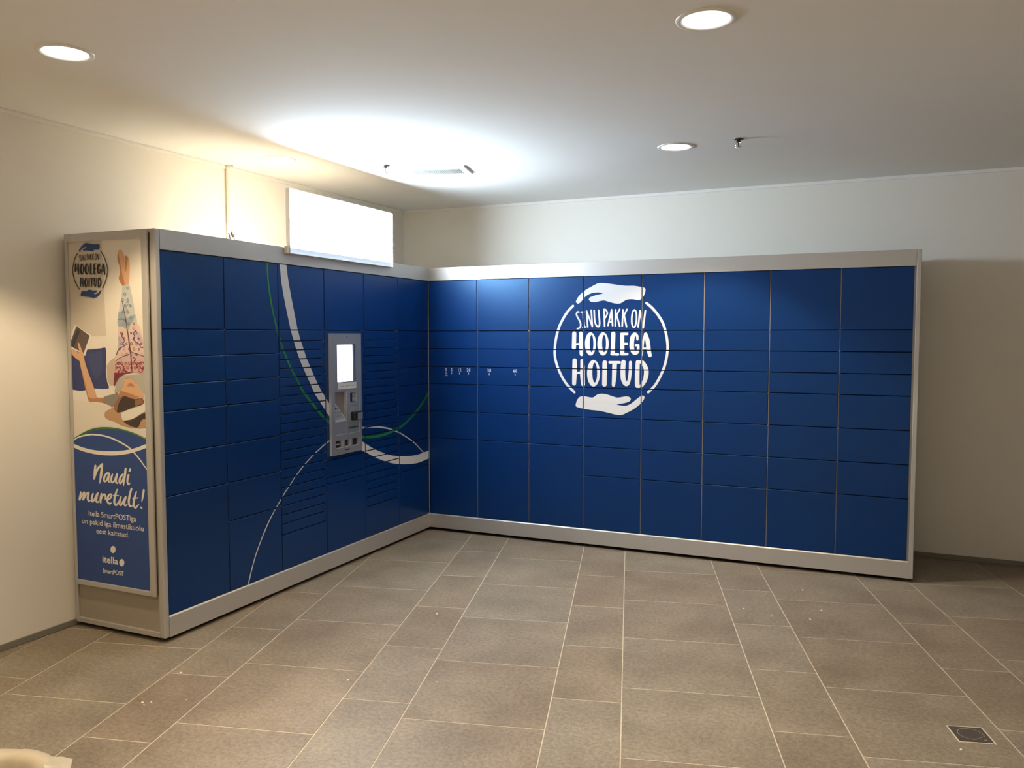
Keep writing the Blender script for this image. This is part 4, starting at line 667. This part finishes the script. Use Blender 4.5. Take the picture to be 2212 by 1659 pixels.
# keypad bay: back wall, sloping keypad shelf and the raised lip frame
q = MB(); fbox(q, fr, H_BAY[0], H_BAY[1], H_BAY[2], H_BAY[3], .0008, .0012, M['bay']); sub('bay_back', q)
q = MB()
a0, a1 = H_BAY[0] + .001, H_BAY[1] - .001
q.face([fr(a0, 1.012, .0195), fr(a1, 1.012, .0195), fr(a0 + .012, 1.128, .0020)], M['greyp'])
q.face([fr(a0, .9965, .0195), fr(a1, .9965, .0195), fr(a1, 1.012, .0195), fr(a0, 1.012, .0195)], M['bezelw'])
q.face([fr(a1 - .006, 1.012, .0196), fr(a1, 1.012, .0196), fr(a0 + .012, 1.132, .0022), fr(a0 + .010, 1.124, .0022)], M['bezelw'])
sub('keypad_shelf', q)
for r in range(3):
    for c in range(3 - (r > 1)):
        q = MB(); yy = a0 + .012 + c * .026; zz = 1.028 + r * .026; dd = .0180 - (zz - 1.012) * .151
        fbox(q, fr, yy, yy + .015, zz, zz + .014, dd, dd + .003, M['chrome'] if (r, c) == (2, 0) else M['inkgrey']); sub('key', q)
for nm, (a, b, c, d) in (('bay_frame', (-1.2735, -1.146, .908, 1.197)), ('reader_frame', (-1.121, -.998, .907, 1.1935))):
    q = MB()
    fbox(q, fr, b - .003, b, c, d, .020, .0216, M['bezelw']); fbox(q, fr, a, b - .003, c, c + .003, .020, .0216, M['bezelw'])
    sub(nm, q)
q = MB(); fbox(q, fr, H_SLOT[0], H_SLOT[1], H_SLOT[2], H_SLOT[3], .0008, .0012, M['black'])
fbox(q, fr, -1.098, -1.068, 1.124, 1.178, .0012, .009, M['black']); fbox(q, fr, -1.066, -1.029, 1.124, 1.150, .0012, .011, M['greyp'])
fbox(q, fr, -1.066, -1.029, 1.153, 1.180, .0012, .011, M['greyp']); sub('receipt_slot', q)
q = MB(); fbox(q, fr, -1.1065, -1.022, .975, 1.084, .0200, .0212, M['greyp']); sub('reader_plate', q)
q = MB(); fbox(q, fr, -1.101, -.997, .995, 1.054, .0212, .050, M['black'], .006); rd = sub('card_reader', q)
q = MB(); fbox(q, fr, -1.062, -1.004, .999, 1.045, .0502, .0525, M['bezel'], .0008); sub('reader_face', q)
q = MB(); fbox(q, fr, -1.115, -1.014, .9405, .952, .0200, .0206, M['green'])
for i in range(9): fbox(q, fr, -1.110 + i * .0105, -1.103 + i * .0105, .9435, .9485, .0206, .0208, M['black'])
sub('green_label', q)
for i, h in enumerate(H_SQ):
    q = MB(); fbox(q, fr, *h, .0008, .0012, M['black'])
    fbox(q, fr, h[1], h[1] + .0025, h[2], h[3], .020, .0212, M['bezelw']); fbox(q, fr, h[0], h[1] + .0025, h[2] - .0025, h[2], .020, .0212, M['bezelw'])
    if i == 0: fbox(q, fr, h[0] + .001, h[0] + .050, .8425, .8495, .0012, .012, M['greyp'])
    sub('payment_slot', q)
q = MB()
for i in range(5): fbox(q, fr, -1.164 + i * .0105, -1.156 + i * .0105, .7975, .8055, .0200, .0203, M['black'])
sub('maker_print', q)

# ------------------------------------------------------------------ advertising frame on the end of the left bank
fr = FR['E']
poster = thing('poster_frame', 'tall silver poster frame on the locker end with reclining woman advert', 'poster', (-.34, -2.71, .24))
FX0, FX1, FZ0, FZ1 = -.6255, -.036, .240, 2.098
IX0, IX1, IZ0, IZ1 = -.606, -.0745, .268, 2.060
for nm, bx in (('frame_bar', (FX0, IX0, FZ0, FZ1)), ('frame_bar', (IX1, FX1, FZ0, FZ1)), ('frame_bar', (IX0, IX1, IZ1, FZ1)), ('frame_bar', (IX0, IX1, FZ0, IZ0))):
    q = MB(); fbox(q, fr, *bx, .0006, .016, M['metal'], .004); q.build(nm, poster)
q = MB(); fbox(q, fr, IX0 - .003, IX1 + .003, IZ0 - .003, IZ1 + .003, .0006, .0060, M['p_paper']); sheet = q.build('poster_sheet', poster)
pp = MB()
count = [0]
def pic(pieces, m, d, lift=0.0):
    for pc in pieces:
        count[0] += 1
        i = count[0]
        r = clip(pc, IX0, IX1, IZ0, IZ1)
        if len(r) >= 3 and abs(area(r)) > 1e-8: pp.face([fr(x, y, .0062 + d + (i % 41) * lift) for x, y in r], M['p_' + m])
KX = 1.32
d = .0001
for col, pl in P_ART:
    pic(blob(pl, 1 if len(pl) < 9 else 2), col, d)
    d += .00006
for col, s in P_LEGS:
    pic(stroke(s, KX), col, d, .000014)
# small flower motifs on the printed leggings
def inside(p, poly):
    r = False
    for i in range(len(poly)):
        a, c = poly[i], poly[i - 1]
        if (a[1] > p[1]) != (c[1] > p[1]) and p[0] < (c[0] - a[0]) * (p[1] - a[1]) / (c[1] - a[1]) + a[0]: r = not r
    return r
rng = random.Random(5)
for name, step, cols in (('rose', 21, ['crimson', 'crimson', 'plum']), ('pink', 27, ['violet', 'plum', 'crimson', 'lilac']), ('paleblue', 30, ['bluegrey', 'teal', 'bluegrey'])):
    for col, pl in P_ART:
        if col != name: continue
        us, vs_ = [p[0] for p in pl], [p[1] for p in pl]
        v = min(vs_) + step * .4
        row = 0
        while v < max(vs_):
            u = min(us) + (row % 2) * step * .6
            while u < max(us):
                if all(inside((u + s * 8, v + t * 8), pl) for s in (-1, 1) for t in (-1, 1)):
                    c_ = rng.choice(cols)
                    r = rng.uniform(4.5, 7.5); w_ = rng.uniform(1.6, 2.6)
                    pts = [(u + 1.2 * r * math.cos(a), v + r * math.sin(a) * (1.25 if a < PI else .8), w_) for a in [2 * PI * t / 7 for t in range(8)]]
                    pic(stroke(pts, 1.2, n=1), c_, d, .000014)
                    pic([[(x * .001, y * .001) for x, y in ((u - 2, v - 1), (u + 2, v - 1), (u, v + 3))]], c_, d, .000014)
                u += step * 1.25
            v += step; row += 1
d = .0038
pic([ccw([k(a), k(b), (b[0] * .001, .9), (a[0] * .001, .9)]) for a, b in zip(smooth_line(P_BLUE_TOP, 3)[:-1], smooth_line(P_BLUE_TOP, 3)[1:])], 'pblue', d)
pic([[(IX0, IZ0), (IX1, IZ0), (IX1, .9), (IX0, .9)]], 'pblue', d)
pic(strip(*P_ARC_G), 'pgreen', d + .0002)
pic(stroke(P_ARC_W, KX), 'pwhite', d + .0004, .000014)
pic(strip(*P_BAND), 'pwhite', d + .0008)
for s in P_SCRIPT: pic(stroke(s, KX), 'pwhite', d + .0004, .000014)
for t_, u0, u1, v, h, b in P_TEXT: pic(text_pieces(t_, u0 * .001, u1 * .001, v * .001, h * .001, bold=.018 if b else .004), 'pwhite', d + .0005)
for pl in P_DOTS: pic(blob(pl, 1), 'pwhite', d + .0005)
for s in P_LOGO_S: pic(stroke(s, KX), 'lettering', d, .000014)
for o_, i_ in P_LOGO_R: pic(ring(o_, i_), 'lettering', d)
for pl in P_HANDS: pic(blob(pl), 'pink_blue', d)
pp.build('advert_print', poster)

# ------------------------------------------------------------------ light box sign on top of the left bank
sign = thing('light_box', 'blank white glowing light box sign fixed over the left locker crown', 'sign', (.03, -1.12, 2.065))
sy0, sy1, sz0, sz1, sx = -1.727, -.581, 2.068, 2.459, .030
q = MB(); q.box((.0075, sy0 + .003, sz0 + .003), (sx - .006, sy1 - .003, sz1 - .003), M['white'], .002); q.build('housing', sign)
q = MB(); q.box((sx - .0055, sy0 + .003, sz0 + .036), (sx, sy1 - .003, sz1 - .003), M['glow']); q.build('lit_face', sign)
q = MB(); q.box((sx - .0055, sy0 + .003, sz0 + .003), (sx + .002, sy1 - .003, sz0 + .0355), M['glowrim'], .002); q.build('bottom_rim', sign)
q = MB(); FS = lambda u, v, d: (d, u, v)
plate(q, FS, sy0, sy1, sz0, sz1, .012, sx + .011, M['white'], [(sy0 + .0025, sy1 - .0025, sz0 + .0025, sz1 - .0025)]); q.build('edge_frame', sign)
q = MB(); q.box((.0075, sy0 - .016, sz0 - .002), (.034, sy0 - .001, sz0 + .045), M['pipe'], .002); q.build('bracket', sign)
q = MB(); q.box((.0075, sy0 + .25, sz0 - .006), (.024, sy0 + .29, sz0 - .0005), M['white'], .001); q.box((.0075, sy1 - .29, sz0 - .006), (.024, sy1 - .25, sz0 - .0005), M['white'], .001); q.build('fixing_feet', sign)

# ------------------------------------------------------------------ conduit and plugs on the wall above the left bank
pipe = thing('conduit', 'cream conduit pipe running down the left wall from the ceiling', 'pipe', (-.65, -1.49, 2.1))
q = MB(); q.tube([(-.650, -1.49, 2.105), (-.650, -1.49, ZC - .001)], .0155, M['pipe'], 14); q.build('pipe', pipe)
q = MB(); q.lathe([(.026, -.004), (.026, 0)], M['greyp'], (-.642, -1.49, ZC - .0005), 20); q.build('ceiling_collar', pipe)
plug = thing('cable_plug', 'small dark cable plug hanging at the foot of the wall conduit', 'plug', (-.58, -1.53, 2.098))
q = MB(); q.tube([(-.590, -1.545, 2.256), (-.590, -1.538, 2.243), (-.588, -1.530, 2.232), (-.586, -1.522, 2.220)], [.003, .009, .012, .012], M['black'], 10); q.build('plug_body', plug)
q = MB(); q.tube([(-.590, -1.546, 2.258), (-.592, -1.552, 2.275), (-.594, -1.553, 2.30)], .003, M['greyp'], 8); q.build('cable', plug)
q = MB(); q.tube([(-.586, -1.522, 2.221), (-.58, -1.515, 2.17), (-.57, -1.52, 2.13), (-.56, -1.53, 2.1035)], .004, M['black'], 8); q.build('cord', plug)
q = MB(); q.tube([(-.592, -1.562, 2.240), (-.590, -1.556, 2.226), (-.586, -1.545, 2.16), (-.575, -1.54, 2.1045)], .005, M['black'], 8); q.build('cord', plug)

# ------------------------------------------------------------------ ceiling vent and sprinklers
CA, SA = math.cos(math.radians(14.1)), math.sin(math.radians(14.1))
vx, vy = .535, -.785
def vf(u, v, d): return (vx + u * CA - v * SA, vy + u * SA + v * CA, ZC - d)
def vfr(u, v, d): return vf(u, -v, d)
vent = thing('ceiling_vent', 'white rectangular slatted air vent in the ceiling near the light box', 'vent', (vx, vy, ZC))
q = MB(); plate(q, vfr, -.212, .212, -.130, .130, 0.0005, .013, M['white'], [(-.170, .170, -.088, .088)]); q.build('vent_frame', vent)
q = MB(); plate(q, vfr, -.172, .172, -.090, .090, .0005, .002, M['inkgrey']); q.build('vent_back', vent)
for i in range(28):
    u = -.163 + i * .01207
    q = MB()
    p = [vfr(u, -.0875, .004), vfr(u + .0035, -.0875, .0115), vfr(u + .0055, -.0875, .0115), vfr(u + .002, -.0875, .004)]
    r = [vfr(u, .0875, .004), vfr(u + .0035, .0875, .0115), vfr(u + .0055, .0875, .0115), vfr(u + .002, .0875, .004)]
    q.face(p, M['white']); q.face(r[::-1], M['white'])
    for j in range(4): q.face([p[j], r[j], r[(j + 1) % 4], p[(j + 1) % 4]], M['white'])
    q.build('slat', vent)
def make_sprinkler(x, y, label):
    t = thing('sprinkler', label, 'sprinkler', (x, y, ZC), 'ceiling fire sprinklers')
    o = (x, y, ZC)
    q = MB(); q.lathe([(.030, 0), (.031, -.004), (.024, -.008), (.012, -.009)], M['gunmetal'], o, 24, caps=False); q.build('escutcheon', t)
    q = MB(); q.lathe([(.010, -.006), (.010, -.014), (.014, -.015), (.014, -.021), (.009, -.022)], M['gunmetal'], o, 16); q.build('body', t)
    q = MB()
    for s in (-1, 1): q.tube([(x + s * .010, y, ZC - .020), (x + s * .015, y, ZC - .029), (x + s * .012, y, ZC - .038), (x + s * .003, y, ZC - .045)], .003, M['chrome'], 8)
    q.build('frame_arms', t)
    q = MB(); q.lathe([(.0025, -.022), (.0028, -.040)], M['black'], o, 8); q.build('glass_bulb', t)
    q = MB(); q.lathe([(.004, -.042), (.006, -.046), (.018, -.047), (.019, -.049), (.004, -.0495)], M['chrome'], o, 18); q.build('deflector', t)
make_sprinkler(2.535, -.865, 'chrome fire sprinkler right of the downlight before the right locker bank')
make_sprinkler(.300, -1.075, 'small fire sprinkler on the bright ceiling left of the air vent')

# ------------------------------------------------------------------ floor box
FA = math.radians(15.6)
bx_, by_ = 3.665, -2.1205
def ff(u, v, d): return (bx_ + u * math.cos(FA) - v * math.sin(FA), by_ + u * math.sin(FA) + v * math.cos(FA), d)
fb = thing('floor_box', 'small square dark grey floor outlet box set in the tiles', 'floor box', (bx_, by_, 0))
q = MB(); plate(q, ff, -.0625, .0625, -.0625, .0625, .0002, .0022, M['floorbox']); q.build('base_plate', fb)
q = MB()
for a in ((-.0685, -.0630, -.072, .0685), (.0630, .0685, -.072, .0685), (-.0630, .0630, .0630, .0685), (-.0630, .0630, -.0685, -.0630)): plate(q, ff, *a, .0002, .0016, M['boxtrim'])
q.build('edging', fb)
lid = [(.048 * math.cos(t), .048 * math.sin(t)) for t in [math.radians(-20 + 290 * i / 30) for i in range(31)]]
q = MB(); q.face([ff(a, b, .0034) for a, b in lid], M['floorbox'])
for i in range(31):
    a, b = lid[i], lid[(i + 1) % 31]
    q.face([ff(*a, .0022), ff(*b, .0022), ff(*b, .0034), ff(*a, .0034)], M['floorbox'])
lo_ = q.build('lid', fb)
q = MB()
for i in range(31):
    a, b = lid[i], lid[(i + 1) % 31]
    q.face([ff(*a, .0036), ff(*b, .0036), ff(b[0] * .945, b[1] * .945, .0036), ff(a[0] * .945, a[1] * .945, .0036)], M['boxline'])
q.build('worn_edge', lo_)
q = MB(); fbox(q, lambda u, v, d: (u, v, d), 0, .01, 0, .01, 0, .01, M['boxline']); q.v = [ff(.034 + p[0], -.047 + p[1] * .6, .0022 + p[2] * .15) for p in q.v]; q.build('latch', fb)

# ------------------------------------------------------------------ waste bin at the lower left corner
ox, oy = 1.082, -4.391
bn = thing('waste_bin', 'round cream waste bin lined with a plastic bag, cut by the corner', 'bin', (ox, oy, 0))
q = MB(); q.lathe([(.165, 0), (.172, .004), (.214, .330), (.225, .338), (.222, .330), (.206, .328), (.166, .012)], M['bin'], (ox, oy, .0), 48, caps=False)
q.face([(ox + .168 * math.cos(2 * PI * t / 48), oy + .168 * math.sin(2 * PI * t / 48), .010) for t in range(48)], M['bin']); q.build('bin_body', bn)
q = MB(); rng = random.Random(3)
seg = 72
jit = [rng.uniform(-.003, .004) for _ in range(seg)]
prof = [(.236, .285), (.238, .335), (.232, .350), (.205, .352), (.176, .346), (.172, .300), (.163, .14)]
vs, fs = [], []
for i, (r, z) in enumerate(prof):
    for t in range(seg):
        a = 2 * PI * t / seg
        rr = r + jit[t] * (1.2 if i in (0, 4, 5, 6) else .35)
        vs.append((ox + rr * math.cos(a), oy + rr * math.sin(a), z + jit[(t * 5) % seg] * .6))
for i in range(len(prof) - 1):
    for t in range(seg): fs.append((i * seg + t, i * seg + (t + 1) % seg, (i + 1) * seg + (t + 1) % seg, (i + 1) * seg + t))
q.mesh(vs, fs, M['bin'], True); q.build('bag_liner', bn)
q = MB()
P0 = [Vector((1.135, -4.170, .352)), Vector((1.165, -4.158, .354)), Vector((1.198, -4.150, .350)), Vector((1.240, -4.195, .338)), Vector((1.252, -4.24, .322)), Vector((1.205, -4.238, .344)), Vector((1.165, -4.215, .356))]
cen = sum(P0, Vector()) / len(P0) + Vector((0, 0, .006))
for i in range(len(P0)):
    q.face([cen, P0[i], P0[(i + 1) % len(P0)]], M['film'])
q.build('bag_corner', bn)

# ------------------------------------------------------------------ crumbs of plaster on the floor
q = MB(); rng = random.Random(11)
for x, y in [(2.70, -.62), (2.62, -.95), (2.90, -.45), (3.03, -.80), (2.98, -.97), (2.985, -.99), (3.91, .40), (2.78, -1.0), (3.62, -2.27), (.45, -3.25), (.47, -3.26), (.48, -3.23), (.60, -3.15), (.36, -2.95), (1.05, -1.75), (1.5, -2.55), (1.12, -2.7)]:
    s = rng.uniform(.003, .006)
    q.lathe([(s, 0), (s * 1.05, s * .4), (s * .5, s * .9)], M['crumb'], (x, y, .0002), 6, smooth=False)
tag(q.build('plaster_crumbs'), 'tiny white plaster crumbs scattered over the floor tiles', 'debris', kind='stuff')
